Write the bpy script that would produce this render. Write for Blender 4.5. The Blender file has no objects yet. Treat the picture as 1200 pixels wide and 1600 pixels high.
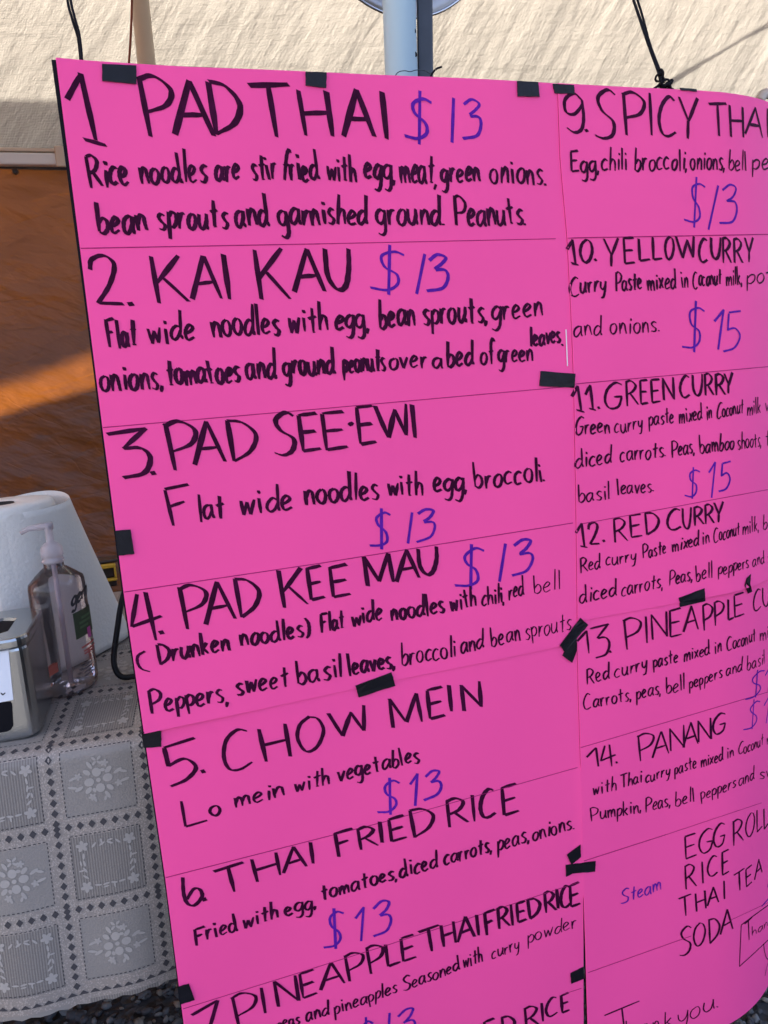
import bpy, bmesh, math, random
import numpy as np
from mathutils import Vector, Matrix
random.seed(7)
rng = np.random.default_rng(7)
SC = bpy.context.scene
COL = SC.collection
R_ = math.radians

# ------------------------------------------------------------------ camera, sky, sun, exposure
# Sign frame: u runs right along the sign, v down from its top edge, w away from the viewer.
# World: X = u, Y = w, Z = ZT - v (the sign hangs vertically, its top edge at ZT metres).
ZT = 1.481
F = 1234.75
def rot(rx, ry, rz):
    cx, sx, cy, sy, cz, sz = (math.cos(rx), math.sin(rx), math.cos(ry), math.sin(ry), math.cos(rz), math.sin(rz))
    return (np.array([[cz, -sz, 0], [sz, cz, 0], [0, 0, 1]]) @ np.array([[cy, 0, sy], [0, 1, 0], [-sy, 0, cy]])
            @ np.array([[1, 0, 0], [0, cx, -sx], [0, sx, cx]]))
RM = rot(.1819, -.3185, -.1328)
TV = np.array([-.3193, -.4369, .7649])
CC = -RM.T @ TV
def ray(x, y): return RM.T @ np.array([x - 600, y - 800, F])
def atw(x, y, w=0.0):
    d = ray(x, y); return CC + (w - CC[2]) / d[2] * d
def atv(x, y, v):
    d = ray(x, y); return CC + (v - CC[1]) / d[1] * d
def W3(p): return Vector((p[0], p[2], ZT - p[1]))
def depth(p): return float((RM @ np.asarray(p) + TV)[2])

cam = bpy.data.cameras.new('camera'); camo = bpy.data.objects.new('camera', cam); COL.objects.link(camo)
def wv(r): return Vector((r[0], r[2], -r[1]))
ax, ay, az = wv(RM[0]), -wv(RM[1]), -wv(RM[2])
m = Matrix((ax, ay, az)).transposed().to_4x4(); m.translation = W3(CC); camo.matrix_world = m
cam.sensor_fit = 'VERTICAL'; cam.sensor_height = 36; cam.lens = F / 1600 * 36
cam.clip_start = .02; cam.clip_end = 2000
SC.camera = camo

SUN_EL, SUN_AZ = 22.0, -50.0          # sun stands behind the tent wall, a little to the left
sd = Vector((math.sin(R_(SUN_AZ)) * math.cos(R_(SUN_EL)), math.cos(R_(SUN_AZ)) * math.cos(R_(SUN_EL)), math.sin(R_(SUN_EL))))
wd = bpy.data.worlds.new('World'); SC.world = wd; wd.use_nodes = True
nt = wd.node_tree; bg = nt.nodes['Background']
sk = nt.nodes.new('ShaderNodeTexSky'); sk.sky_type = 'NISHITA'; sk.sun_disc = False
sk.sun_elevation = R_(SUN_EL); sk.sun_rotation = R_(SUN_AZ)
sk.air_density = .36; sk.dust_density = 7.0; sk.ozone_density = 0.0
nt.links.new(sk.outputs[0], bg.inputs[0]); bg.inputs[1].default_value = .15
sl = bpy.data.lights.new('sun', 'SUN'); sl.energy = 5.0; sl.angle = R_(.6); sl.color = (1, .9, .76)
so = bpy.data.objects.new('sun', sl); COL.objects.link(so)
so.rotation_euler = sd.to_track_quat('Z', 'Y').to_euler()
SC.view_settings.view_transform = 'Standard'; SC.view_settings.look = 'None'
SC.view_settings.gamma = 1; SC.view_settings.use_curve_mapping = False
SC.view_settings.exposure = 3.08

# ------------------------------------------------------------------ helpers
def obj(name, verts, faces, mat=None, parent=None, smooth=False, mats=None, midx=None, uv=None):
    me = bpy.data.meshes.new(name); me.from_pydata([tuple(v) for v in verts], [], faces)
    for mm in (mats or ([mat] if mat else [])): me.materials.append(mm)
    if midx is not None: me.polygons.foreach_set('material_index', midx)
    if smooth: me.polygons.foreach_set('use_smooth', [True] * len(me.polygons))
    if uv is not None:
        lay = me.uv_layers.new(name='UVMap')
        li = np.empty(len(me.loops), dtype=np.int32); me.loops.foreach_get('vertex_index', li)
        lay.data.foreach_set('uv', np.asarray(uv, dtype=np.float32)[li].ravel())
    me.update()
    o = bpy.data.objects.new(name, me); COL.objects.link(o)
    if parent: o.parent = parent; o.matrix_parent_inverse = parent.matrix_world.inverted()
    return o
def bmobj(name, bm, mat, parent=None, smooth=False):
    me = bpy.data.meshes.new(name); bm.to_mesh(me); bm.free(); me.materials.append(mat)
    if smooth: me.polygons.foreach_set('use_smooth', [True] * len(me.polygons))
    o = bpy.data.objects.new(name, me); COL.objects.link(o)
    if parent: o.parent = parent; o.matrix_parent_inverse = parent.matrix_world.inverted()
    return o
def thing(name, label, cat, loc=(0, 0, 0), group=None):
    o = bpy.data.objects.new(name, None); COL.objects.link(o); o.location = loc
    o.matrix_world = Matrix.Translation(loc); o.empty_display_size = .05
    return tag(o, label, cat, group)
def tag(o, label=None, cat=None, group=None, kind=None):
    if label: o['label'] = label
    if cat: o['category'] = cat
    if group: o['group'] = group
    if kind: o['kind'] = kind
    return o
def box(bm, c, s, rz=0, bev=0, seg=2):
    r = bmesh.ops.create_cube(bm, size=1)
    mt = Matrix.Translation(c) @ Matrix.Rotation(rz, 4, 'Z') @ Matrix.Diagonal((s[0], s[1], s[2], 1))
    bmesh.ops.transform(bm, matrix=mt, verts=r['verts'])
    if bev:
        es = list({e for v in r['verts'] for e in v.link_edges})
        bmesh.ops.bevel(bm, geom=es, offset=bev, segments=seg, affect='EDGES', profile=.5)
def catmull(pts, n=6, closed=False):
    p = [np.asarray(q, float) for q in pts]
    if len(p) < 3: return p
    out = []
    e = [2 * p[0] - p[1]] + p + [2 * p[-1] - p[-2]]
    if closed: e = [p[-2]] + p + [p[1]]
    for i in range(1, len(e) - 2):
        a, b, c, d = e[i - 1:i + 3]
        for k in range(n):
            t = k / n
            out.append(.5 * (2 * b + (c - a) * t + (2 * a - 5 * b + 4 * c - d) * t * t + (3 * b - a - 3 * c + d) * t ** 3))
    out.append(p[-1]); return out
def tube(pts, rad, n=10, cap=True):
    pts = [Vector(p) for p in pts]; vs, fs = [], []
    rads = rad if hasattr(rad, '__len__') else [rad] * len(pts)
    up = None
    for i, p in enumerate(pts):
        d = (pts[min(i + 1, len(pts) - 1)] - pts[max(i - 1, 0)]).normalized()
        if up is None: up = d.orthogonal().normalized()
        up = (up - d * up.dot(d)).normalized(); q = d.cross(up)
        for k in range(n):
            a = 2 * math.pi * k / n; vs.append(p + (up * math.cos(a) + q * math.sin(a)) * rads[i])
    for i in range(len(pts) - 1):
        for k in range(n):
            fs.append((i * n + k, i * n + (k + 1) % n, (i + 1) * n + (k + 1) % n, (i + 1) * n + k))
    if cap: fs += [tuple(range(n))[::-1], tuple(range((len(pts) - 1) * n, len(pts) * n))]
    return vs, fs
def join(*parts):
    V, Fc = [], []
    for v, f in parts:
        b = len(V); V += list(v); Fc += [tuple(i + b for i in q) for q in f]
    return V, Fc
def lathe(prof, c, n=40):
    vs, fs = [], []
    for r, z in prof:
        for k in range(n):
            a = 2 * math.pi * k / n; vs.append((c[0] + r * math.cos(a), c[1] + r * math.sin(a), c[2] + z))
    for i in range(len(prof) - 1):
        for k in range(n): fs.append((i * n + k, i * n + (k + 1) % n, (i + 1) * n + (k + 1) % n, (i + 1) * n + k))
    return vs, fs
def vnoise(x, y, seed):
    """smooth 2-D value noise, about -1..1"""
    g = np.random.default_rng(seed).uniform(-1, 1, (64, 64))
    xi = np.floor(x).astype(int); yi = np.floor(y).astype(int)
    fx = x - xi; fy = y - yi; fx = fx * fx * (3 - 2 * fx); fy = fy * fy * (3 - 2 * fy)
    a = g[xi % 64, yi % 64]; b = g[(xi + 1) % 64, yi % 64]; c = g[xi % 64, (yi + 1) % 64]; d = g[(xi + 1) % 64, (yi + 1) % 64]
    return (a * (1 - fx) + b * fx) * (1 - fy) + (c * (1 - fx) + d * fx) * fy
def gridfaces(nx, ny):
    i = np.arange(nx - 1)[None, :] + nx * np.arange(ny - 1)[:, None]
    return np.stack([i, i + 1, i + nx + 1, i + nx], -1).reshape(-1, 4).tolist()

# ------------------------------------------------------------------ materials
class NT:
    def __init__(s, name):
        s.m = bpy.data.materials.new(name); s.m.use_nodes = True; s.t = s.m.node_tree
        s.b = s.t.nodes['Principled BSDF']; s.out = s.t.nodes['Material Output']
    def n(s, k, **kw):
        d = s.t.nodes.new(k)
        for a, v in kw.items(): setattr(d, a, v)
        return d
    def l(s, a, b): s.t.links.new(a, b)
    def val(s, x, y=None, op='ADD', clamp=False):
        d = s.n('ShaderNodeMath', operation=op); d.use_clamp = clamp
        for i, q in enumerate((x, y)):
            if q is None: continue
            if isinstance(q, (int, float)): d.inputs[i].default_value = q
            else: s.l(q, d.inputs[i])
        return d.outputs[0]
    def mix(s, f, a, b):
        d = s.n('ShaderNodeMix', data_type='RGBA')
        for sock, q in ((d.inputs[0], f), (d.inputs[6], a), (d.inputs[7], b)):
            if isinstance(q, (int, float)): sock.default_value = q
            elif isinstance(q, tuple): sock.default_value = (*q[:3], 1)
            else: s.l(q, sock)
        return d.outputs[2]
    def noise(s, scale, detail=4, rough=.55, vec=None, stretch=None, rotz=None):
        if vec is None: vec = s.n('ShaderNodeTexCoord').outputs['Object']
        if stretch or rotz:
            if rotz:
                mp = s.n('ShaderNodeMapping'); s.l(vec, mp.inputs[0]); mp.inputs['Rotation'].default_value = rotz; vec = mp.outputs[0]
            if stretch:
                mp = s.n('ShaderNodeMapping'); s.l(vec, mp.inputs[0]); mp.inputs['Scale'].default_value = stretch; vec = mp.outputs[0]
        d = s.n('ShaderNodeTexNoise'); d.inputs['Scale'].default_value = scale
        d.inputs['Detail'].default_value = detail; d.inputs['Roughness'].default_value = rough
        s.l(vec, d.inputs['Vector']); return d.outputs['Fac']
    def ramp(s, f, a, b, lo=0., hi=1.):
        d = s.n('ShaderNodeMapRange'); d.inputs[1].default_value = a; d.inputs[2].default_value = b
        d.inputs[3].default_value = lo; d.inputs[4].default_value = hi; s.l(f, d.inputs[0]); return d.outputs[0]
    def bump(s, h, strength=.3, dist=.001, to=None, prev=None):
        d = s.n('ShaderNodeBump'); d.inputs['Strength'].default_value = strength; d.inputs['Distance'].default_value = dist
        s.l(h, d.inputs['Height'])
        if prev is not None: s.l(prev, d.inputs['Normal'])
        if to is not None: s.l(d.outputs[0], to)
        return d.outputs[0]
def plain(name, c, rough=.5, metal=0., var=.12, vs=40, bump=0., spec=.5, bs=None):
    t = NT(name); f = t.noise(vs)
    lo = tuple(x * (1 - var) for x in c); hi = tuple(min(1, x * (1 + var)) for x in c)
    t.l(t.mix(f, lo, hi), t.b.inputs['Base Color'])
    t.b.inputs['Roughness'].default_value = rough; t.b.inputs['Metallic'].default_value = metal
    t.b.inputs['Specular IOR Level'].default_value = spec
    if bump: t.bump(t.noise(bs or vs * 3), bump, .001, t.b.inputs['Normal'])
    return t.m
def tarp_mat(name, dif, tra, weave, wr, rough=.5, crumple=False):
    """woven plastic tarp: part of the light falls through it"""
    t = NT(name); t.t.nodes.remove(t.b)
    co = t.n('ShaderNodeTexCoord').outputs['Object']
    n1 = t.noise(4, 3, vec=co)
    w1 = t.n('ShaderNodeTexWave', wave_type='BANDS', bands_direction='Z'); w1.inputs['Scale'].default_value = weave; w1.inputs['Distortion'].default_value = 2.5; w1.inputs['Detail'].default_value = 2
    w1.inputs['Detail Scale'].default_value = .8
    w2 = t.n('ShaderNodeTexWave', wave_type='BANDS', bands_direction='X'); w2.inputs['Scale'].default_value = weave; w2.inputs['Distortion'].default_value = 2.5
    t.l(co, w1.inputs[0]); t.l(co, w2.inputs[0])
    # diagonal crinkles, long horizontal creases and small dents
    d1 = t.noise(5.5, 4, .55, co, (2.6, 1, .6), (0, R_(wr), 0))
    d2 = t.noise(3.2, 4, .6, co, (.35, 1, 3.0))
    d3 = t.noise(17, 3, .55, co, (1.7, 1, .55), (0, R_(wr - 10), 0))
    if crumple:
        d1 = t.noise(3.4, 3, .5, co, (.8, 1, 1.7), (0, R_(12), 0)); d2 = t.noise(9, 3, .5, co, (.6, 1, 1.5), (0, R_(-25), 0)); d3 = t.noise(30, 2, .5, co)
        cz = t.val(t.val(t.noise(5.5, 3, .5, co, (.35, 1, 1.5), (0, R_(10), 0)), .5, 'SUBTRACT'), None, 'ABSOLUTE')
        cz2 = t.val(t.val(t.noise(8, 2, .5, co, (.5, 1, 1.5), (0, R_(-30), 0)), .5, 'SUBTRACT'), None, 'ABSOLUTE')
        d3 = t.val(t.val(t.ramp(cz, 0, .035), 2.4, 'MULTIPLY'), t.val(t.ramp(cz2, 0, .03), 1.2, 'MULTIPLY'))
    h = t.val(t.val(t.val(d1, 1.1, 'MULTIPLY'), t.val(d2, 1.0, 'MULTIPLY')), t.val(d3, .022 if crumple else .30, 'MULTIPLY'))
    b0 = t.bump(h, .9, .022 if crumple else .016)
    b1 = t.bump(t.val(t.val(w1.outputs['Fac'], .55, 'MULTIPLY'), t.val(w2.outputs['Fac'], .22, 'MULTIPLY')), .10 if crumple else .34, .0035, prev=b0)
    thick = t.ramp(w1.outputs['Fac'], 0, 1, .93, 1.03)
    shade = t.val(t.ramp(n1, .3, .7, .95, 1.04), thick, 'MULTIPLY')
    def tint(c):
        mm = t.n('ShaderNodeVectorMath', operation='SCALE'); mm.inputs[0].default_value = c; t.l(shade, mm.inputs[3]); return mm.outputs[0]
    a = t.n('ShaderNodeBsdfDiffuse'); b = t.n('ShaderNodeBsdfTranslucent'); g = t.n('ShaderNodeBsdfGlossy')
    t.l(tint(dif), a.inputs[0]); t.l(tint(tra), b.inputs[0]); g.inputs['Roughness'].default_value = rough; g.inputs[0].default_value = (.9, .9, .9, 1)
    for q in (a, b, g): t.l(b1, q.inputs['Normal'])
    s1 = t.n('ShaderNodeAddShader'); t.l(a.outputs[0], s1.inputs[0]); t.l(b.outputs[0], s1.inputs[1])
    s2 = t.n('ShaderNodeMixShader'); s2.inputs[0].default_value = .05; t.l(s1.outputs[0], s2.inputs[1]); t.l(g.outputs[0], s2.inputs[2])
    t.l(s2.outputs[0], t.out.inputs['Surface']); return t.m

def paper_mat(name, c):
    t = NT(name); f = t.noise(3, 5, .6); g = t.noise(260, 3)
    t.l(t.mix(f, tuple(x * .97 for x in c), tuple(min(1, x * 1.03) for x in c)), t.b.inputs['Base Color'])
    t.b.inputs['Roughness'].default_value = .62; t.b.inputs['Specular IOR Level'].default_value = .25
    b = t.bump(t.noise(7, 3), .12, .004)
    t.bump(g, .05, .0004, t.b.inputs['Normal'], b); return t.m
def ink_mat(name, c, c2, rough=.45):
    t = NT(name); f = t.noise(230, 4, .7, stretch=(1, 1, .35)); f2 = t.noise(30, 3)
    k = t.ramp(t.val(t.val(f, .6, 'MULTIPLY'), t.val(f2, .4, 'MULTIPLY')), .42, .66)
    t.l(t.mix(k, c, c2), t.b.inputs['Base Color'])
    t.b.inputs['Roughness'].default_value = .6; t.b.inputs['Specular IOR Level'].default_value = .06; return t.m
M = {}
M['pink'] = paper_mat('pink_poster_paper', (.97, .084, .325))
M['ink'] = ink_mat('black_marker_ink', (.030, .002, .017), (.062, .004, .036))
M['purple'] = ink_mat('purple_marker_ink', (.075, .010, .25), (.15, .016, .36))
M['pencil'] = ink_mat('ruled_pencil', (.30, .012, .10), (.42, .02, .15))
M['edge'] = plain('white_paper_core', (.8, .75, .77), .7)
M['board'] = plain('dark_board', (.008, .008, .013), .6, var=.3, spec=.1)
M['tape'] = plain('black_cloth_tape', (.0065, .0065, .010), .42, var=.5, vs=60, bump=.8, bs=110, spec=.22)
M['white_tarp'] = tarp_mat('white_woven_tarp', (.125, .13, .145), (.066, .0635, .0585), 62, -35)
M['roof_tarp'] = tarp_mat('white_roof_tarp', (.36, .35, .335), (.055, .053, .05), 40, 35)
M['brown_tarp'] = tarp_mat('brown_woven_tarp', (.047, .0185, .0085), (.056, .0175, .0022), 70, 75, .5, True)
M['white_paint'] = plain('pale_painted_steel', (.38, .50, .55), .6, var=.03, vs=12, bump=.02, spec=.15)
M['bar'] = plain('pale_canopy_bar', (.60, .61, .63), .4, var=.06)
M['tan'] = plain('tan_painted_pole', (.50, .42, .35), .4, var=.08, vs=10)
M['dark_steel'] = plain('dark_square_tube', (.045, .052, .065), .38, metal=.35, var=.35, vs=25, bump=.1)
M['black'] = plain('black_cord', (.006, .006, .010), .7, var=.4, vs=200, bump=.4, bs=900, spec=.12)
M['rubber'] = plain('black_rubber', (.008, .007, .008), .5, spec=.2)
M['redwire'] = plain('red_brown_wire', (.18, .035, .018), .45)
M['steel'] = plain('bright_steel', (.62, .63, .64), .22, metal=1, var=.05)
M['lampmetal'] = plain('pale_lamp_metal', (.42, .42, .43), .45, metal=.6, var=.05)
M['chrome'] = plain('brushed_stainless', (.40, .42, .43), .27, metal=1, var=.06, vs=30)
M['hole'] = plain('dark_inside', (.006, .006, .009), .7, spec=.1)
M['note'] = plain('note_paper', (.72, .76, .84), .7, var=.03)
t = NT('paper_towel'); vt = t.n('ShaderNodeTexVoronoi'); vt.inputs['Scale'].default_value = 170; t.l(t.n('ShaderNodeTexCoord').outputs['Object'], vt.inputs['Vector'])
t.l(t.mix(t.noise(9), (.71, .69, .64), (.75, .73, .68)), t.b.inputs['Base Color']); t.b.inputs['Roughness'].default_value = .95; t.b.inputs['Specular IOR Level'].default_value = .08
t.bump(t.val(vt.outputs['Distance'], t.noise(420, 3)), .32, .0018, t.b.inputs['Normal']); M['towel'] = t.m
M['core'] = plain('cardboard_core', (.03, .025, .022), .9)
M['pump'] = None
M['yellow'] = plain('yellow_plastic', (.50, .30, .02), .45)
M['darkbox'] = plain('dark_plastic', (.02, .012, .010), .5)
M['wood'] = plain('folding_table_top', (.5, .5, .48), .6)
M['orange'] = plain('orange_sticker', (.72, .16, .10), .6)
M['green_label'] = plain('dark_green_label', (.016, .036, .013), .5)
M['magenta'] = plain('magenta_print', (.42, .05, .25), .5)
M['redprint'] = plain('red_print', (.40, .06, .06), .5)
M['greyprint'] = plain('grey_print', (.10, .08, .10), .5)
M['blackprint'] = plain('black_print', (.010, .010, .02), .5)
def clear_mat(name, tint, dif, difc, gl=.5):
    t = NT(name); t.t.nodes.remove(t.b)
    tr = t.n('ShaderNodeBsdfTransparent'); tr.inputs[0].default_value = (*tint, 1)
    gs = t.n('ShaderNodeBsdfGlossy'); gs.inputs['Roughness'].default_value = .07
    df = t.n('ShaderNodeBsdfDiffuse'); tl = t.n('ShaderNodeBsdfTranslucent')
    f = t.noise(18, 3); cc = t.mix(f, tuple(x * .9 for x in difc), difc)
    t.l(cc, df.inputs[0]); t.l(cc, tl.inputs[0])
    md = t.n('ShaderNodeMixShader'); t.l(df.outputs[0], md.inputs[1]); t.l(tl.outputs[0], md.inputs[2])
    m1 = t.n('ShaderNodeMixShader'); m1.inputs[0].default_value = dif; t.l(tr.outputs[0], m1.inputs[1]); t.l(md.outputs[0], m1.inputs[2])
    lw = t.n('ShaderNodeLayerWeight'); lw.inputs[0].default_value = .35
    bn = t.bump(t.noise(25, 2), .25, .004); t.l(bn, gs.inputs['Normal'])
    m2 = t.n('ShaderNodeMixShader'); t.l(t.val(lw.outputs['Fresnel'], gl, 'MULTIPLY'), m2.inputs[0]); t.l(m1.outputs[0], m2.inputs[1]); t.l(gs.outputs[0], m2.inputs[2])
    t.l(m2.outputs[0], t.out.inputs['Surface']); return t.m
M['clear'] = clear_mat('clear_bottle_plastic', (.88, .83, .855), .07, (.66, .60, .64), .95)
M['pump'] = clear_mat('milky_pump_plastic', (.9, .88, .92), .62, (.78, .75, .80), .5)

# ------------------------------------------------------------------ ground
t = NT('dark_gravel_bed'); vo = t.n('ShaderNodeTexVoronoi'); vo.inputs['Scale'].default_value = 45
t.l(t.n('ShaderNodeTexCoord').outputs['Object'], vo.inputs['Vector'])
t.l(t.mix(vo.outputs['Color'], (.012, .012, .015), (.075, .077, .085)), t.b.inputs['Base Color'])
t.b.inputs['Roughness'].default_value = .85
t.bump(vo.outputs['Distance'], 1, .02, t.b.inputs['Normal'])
g = obj('ground', [(-400, -400, 0), (400, -400, 0), (400, 400, 0), (-400, 400, 0)], [(0, 1, 2, 3)], t.m); tag(g, kind='structure')
def gravel():
    bases = []
    for i in range(14):
        bm = bmesh.new(); bmesh.ops.create_icosphere(bm, subdivisions=2 if i < 7 else 1, radius=1)
        v = np.array([x.co[:] for x in bm.verts]); f = np.array([[q.index for q in p.verts] for p in bm.faces]); bm.free()
        # cut the ball with random planes: broken, faceted stone
        for k in range(9):
            nrm = rng.normal(size=3); nrm /= np.linalg.norm(nrm); d = rng.uniform(.45, .85)
            over = np.maximum(v @ nrm - d, 0); v = v - over[:, None] * nrm
        v += rng.normal(scale=.03, size=v.shape)
        bases.append((v * np.array([1, rng.uniform(.6, .95), rng.uniform(.45, .75)]), f))
    V, Fc, MI = [], [], []; off = 0
    def patch(x0, x1, y0, y1, n, smin, smax):
        nonlocal off
        for _ in range(n):
            v, f = bases[rng.integers(len(bases))]
            s = smin + (smax - smin) * rng.random() ** 2.2
            a, b, c = rng.uniform(-.5, .5), rng.uniform(-.5, .5), rng.uniform(0, 6.283)
            m3 = np.array(Matrix.Rotation(c, 3, 'Z') @ Matrix.Rotation(a, 3, 'X') @ Matrix.Rotation(b, 3, 'Y'))
            p = np.array([rng.uniform(x0, x1), rng.uniform(y0, y1), s * rng.uniform(.1, .55)])
            V.append((v * s) @ m3.T + p); Fc.append(f + off); MI.append(np.full(len(f), rng.choice(4, p=[.4, .3, .22, .08]))); off += len(v)
    patch(-.75, .25, .15, 1.3, 4200, .006, .017)
    patch(.45, 1.7, -.5, .9, 5600, .006, .017)
    patch(-1.6, 2.4, -.9, 2.3, 2600, .007, .016)
    mats = [plain('gravel_' + a, c, .8, var=.35, vs=90, bump=.5, bs=300) for a, c in
            (('charcoal', (.05, .052, .06)), ('slate', (.085, .09, .10)), ('grey', (.14, .145, .15)), ('buff', (.19, .17, .145)))]
    V = np.concatenate(V); Fc = np.concatenate(Fc)
    me = bpy.data.meshes.new('gravel'); me.vertices.add(len(V)); me.vertices.foreach_set('co', V.astype(np.float32).ravel())
    me.loops.add(Fc.size); me.loops.foreach_set('vertex_index', Fc.astype(np.int32).ravel())
    me.polygons.add(len(Fc)); me.polygons.foreach_set('loop_start', np.arange(0, Fc.size, 3, dtype=np.int32)); me.polygons.foreach_set('loop_total', np.full(len(Fc), 3, dtype=np.int32))
    for q in mats: me.materials.append(q)
    me.polygons.foreach_set('material_index', np.concatenate(MI).astype(np.int32)); me.update(calc_edges=True); me.validate()
    o = bpy.data.objects.new('gravel', me); COL.objects.link(o); tag(o, 'loose dark grey gravel on the ground', 'gravel', kind='stuff')
gravel()

# ------------------------------------------------------------------ tent: back wall, brown curtain, bars, poles, roof
YW = 2.2
def sheet(name, x0, x1, z0, z1, y, step, amp, mat, seed, ang, fx=5., fz=1.2, hem=None):
    nx = int((x1 - x0) / step) + 1; nz = int((z1 - z0) / step) + 1
    X, Z = np.meshgrid(np.linspace(x0, x1, nx), np.linspace(z0, z1, nz))
    a = R_(ang); p = X * math.cos(a) + Z * math.sin(a); q = -X * math.sin(a) + Z * math.cos(a)
    Y = y + amp * (vnoise(p * fx + 20, q * fz + 20, seed) + .5 * vnoise(p * fx * 2.3 + 9, q * fz * 2 + 7, seed + 1) + .25 * vnoise(X * 14 + 40, Z * 14 + 3, seed + 2))
    Y += .012 * vnoise(X * 1.1 + 30, Z * 2.2 + 11, seed + 3)
    return obj(name, np.stack([X, Y, Z], -1).reshape(-1, 3), gridfaces(nx, nz), mat, smooth=True)
wt = sheet('tarp_wall', -1.7, 4.4, 1.955, 2.95, YW, .02, .006, M['white_tarp'], 3, -32)
tag(wt, 'crinkled white woven tarp wall glowing in sunlight behind the sign', 'tarp')
bt = sheet('tarp_curtain', -1.7, 4.4, .03, 1.935, YW, .02, .012, M['brown_tarp'], 13, 75, 4.5, .8)
tag(bt, 'brown tarp hanging under the pale bar with an orange streak of sun', 'tarp')
# horizontal bar of the canopy frame
zb = [ZT - atw(50, y, 2.12)[1] for y in (237, 258)]
bm = bmesh.new(); box(bm, (1.3, 2.13, (zb[0] + zb[1]) / 2 - .002), (5.9, .034, abs(zb[0] - zb[1]) - .004), bev=.006)
hb = bmobj('canopy_bar', bm, M['bar']); tag(hb, 'pale horizontal frame bar between the white tarp and brown tarp', 'bar')
bm = bmesh.new(); xb = atw(94, 247, 2.1)[0]
box(bm, (xb, 2.108, (zb[0] + zb[1]) / 2 + .004), (.03, .012, .066), bev=.004)
bmobj('bracket', bm, M['tan'], hb)
bm = bmesh.new(); box(bm, (1.3, 2.135, zb[0] + .008), (5.9, .02, .011), bev=.002); bmobj('lip', bm, M['tan'], hb)
v_ = [W3(atw(x, y, 2.172)) for x, y in ((-60, 257), (130, 262), (130, 266.5), (-60, 262))]  # shade line under the bar, put in as a dark blue strip
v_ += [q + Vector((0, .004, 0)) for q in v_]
obj('painted_shade_line', v_, [(0, 3, 2, 1), (4, 5, 6, 7), (0, 1, 5, 4), (1, 2, 6, 5), (2, 3, 7, 6), (3, 0, 4, 7)], plain('dark_blue_shade', (.025, .028, .045), .6), bt)
# screw in the brown tarp
p = atw(24, 268, 2.165); v, f = tube([W3(p), W3(p) + Vector((0, -.012, 0))], [.011, .009], 12)
o = obj('grommet', v, f, M['darkbox'], bt)
# back pole with red-brown wire
p0, p1 = atw(216, 0, 2.08), atw(216, 110, 2.08)
v, f = tube([(p0[0] + .012, 2.08, 2.95), (p1[0], 2.08, 0.0)], .030, 20)
o = obj('canopy_pole', v, f, M['tan'], smooth=True); tag(o, 'thin tan tent pole against the white tarp, red wire beside it', 'pole')
o.data.polygons[-1].use_smooth = False
wp = [atw(x, y, 2.0) for x, y in ((207, -70), (206.5, -20), (206, 10), (205, 40), (203.5, 70), (201, 105), (199, 140))]
v, f = tube(catmull([W3(q) for q in wp], 5), .0038, 8); o = obj('hanging_wire', v, f, M['redwire'], smooth=True); tag(o, 'thin red brown wire hanging beside the tan pole', 'wire')
# front leg: pale round pole with a dark square tube beside it
ctr = lambda x0, x1, y, w: (atw(x0, y, w) + atw(x1, y, w)) / 2
a, b = ctr(598, 648.5, 0, .17), ctr(603.5, 650.5, 115, .17)
rad = (atw(648.5, 0, .17)[0] - atw(598, 0, .17)[0]) / 2 * .955
d = (W3(a) - W3(b)).normalized()
v, f = tube([W3(b) - d * 1.55, W3(b), W3(a), W3(a) + d * .85], rad, 40)
pole = obj('tent_pole', v, f, M['white_paint'], smooth=True); tag(pole, 'pale blue white round pole rising behind the pink sign', 'pole')
for y in (49, 86):
    q = atw(643.8 + (y - 49) * .05, y, .17 - rad * .62); bmh = bmesh.new()
    v, f = tube([W3(q) + Vector((.002, -.0030, 0)), W3(q) + Vector((-.004, .010, 0))], .0034, 12)
    obj('button_hole', v, f, M['hole'], pole)
a, b = ctr(651, 675.5, 0, .185), ctr(652.5, 676.5, 115, .185)
wdt = (atw(675.5, 0, .185)[0] - atw(651, 0, .185)[0]) * .93
bm = bmesh.new(); box(bm, (0, 0, 0), (wdt, wdt, 2.9), R_(-22), bev=.0025)
d = (W3(a) - W3(b)).normalized(); q = Vector((0, 0, 1)).rotation_difference(d)
bmesh.ops.transform(bm, matrix=Matrix.Translation(W3(a) - d * .5) @ q.to_matrix().to_4x4(), verts=bm.verts)
tb = bmobj('steel_tube', bm, M['dark_steel']); tag(tb, 'dark square steel tube alongside the pale round pole', 'pole')
# thin wire round both and its stub
wp = [atw(x, y, w) for x, y, w in ((616, 121, .13), (622, 113, .128), (632, 110.5, .128), (641, 112, .13), (650, 109.5, .135), (662, 110, .14), (674, 116, .15))]
v1 = tube(catmull([W3(q) for q in wp], 5), .0006, 6)
o = obj('tie_wire', *v1, M['dark_steel'], smooth=True); tag(o, 'fine grey wire looped round the pale pole above the sign', 'wire')
wp = [atw(x, y, .13) for x, y in ((672, 122), (676, 114), (682, 107.5), (690, 104.5))]
v, f = tube(catmull([W3(q) for q in wp], 5), .0013, 8); o = obj('cable_tie', v, f, M['black'], smooth=True); tag(o, 'black cable tie end curling out beside the dark tube', 'cable tie')
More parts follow.
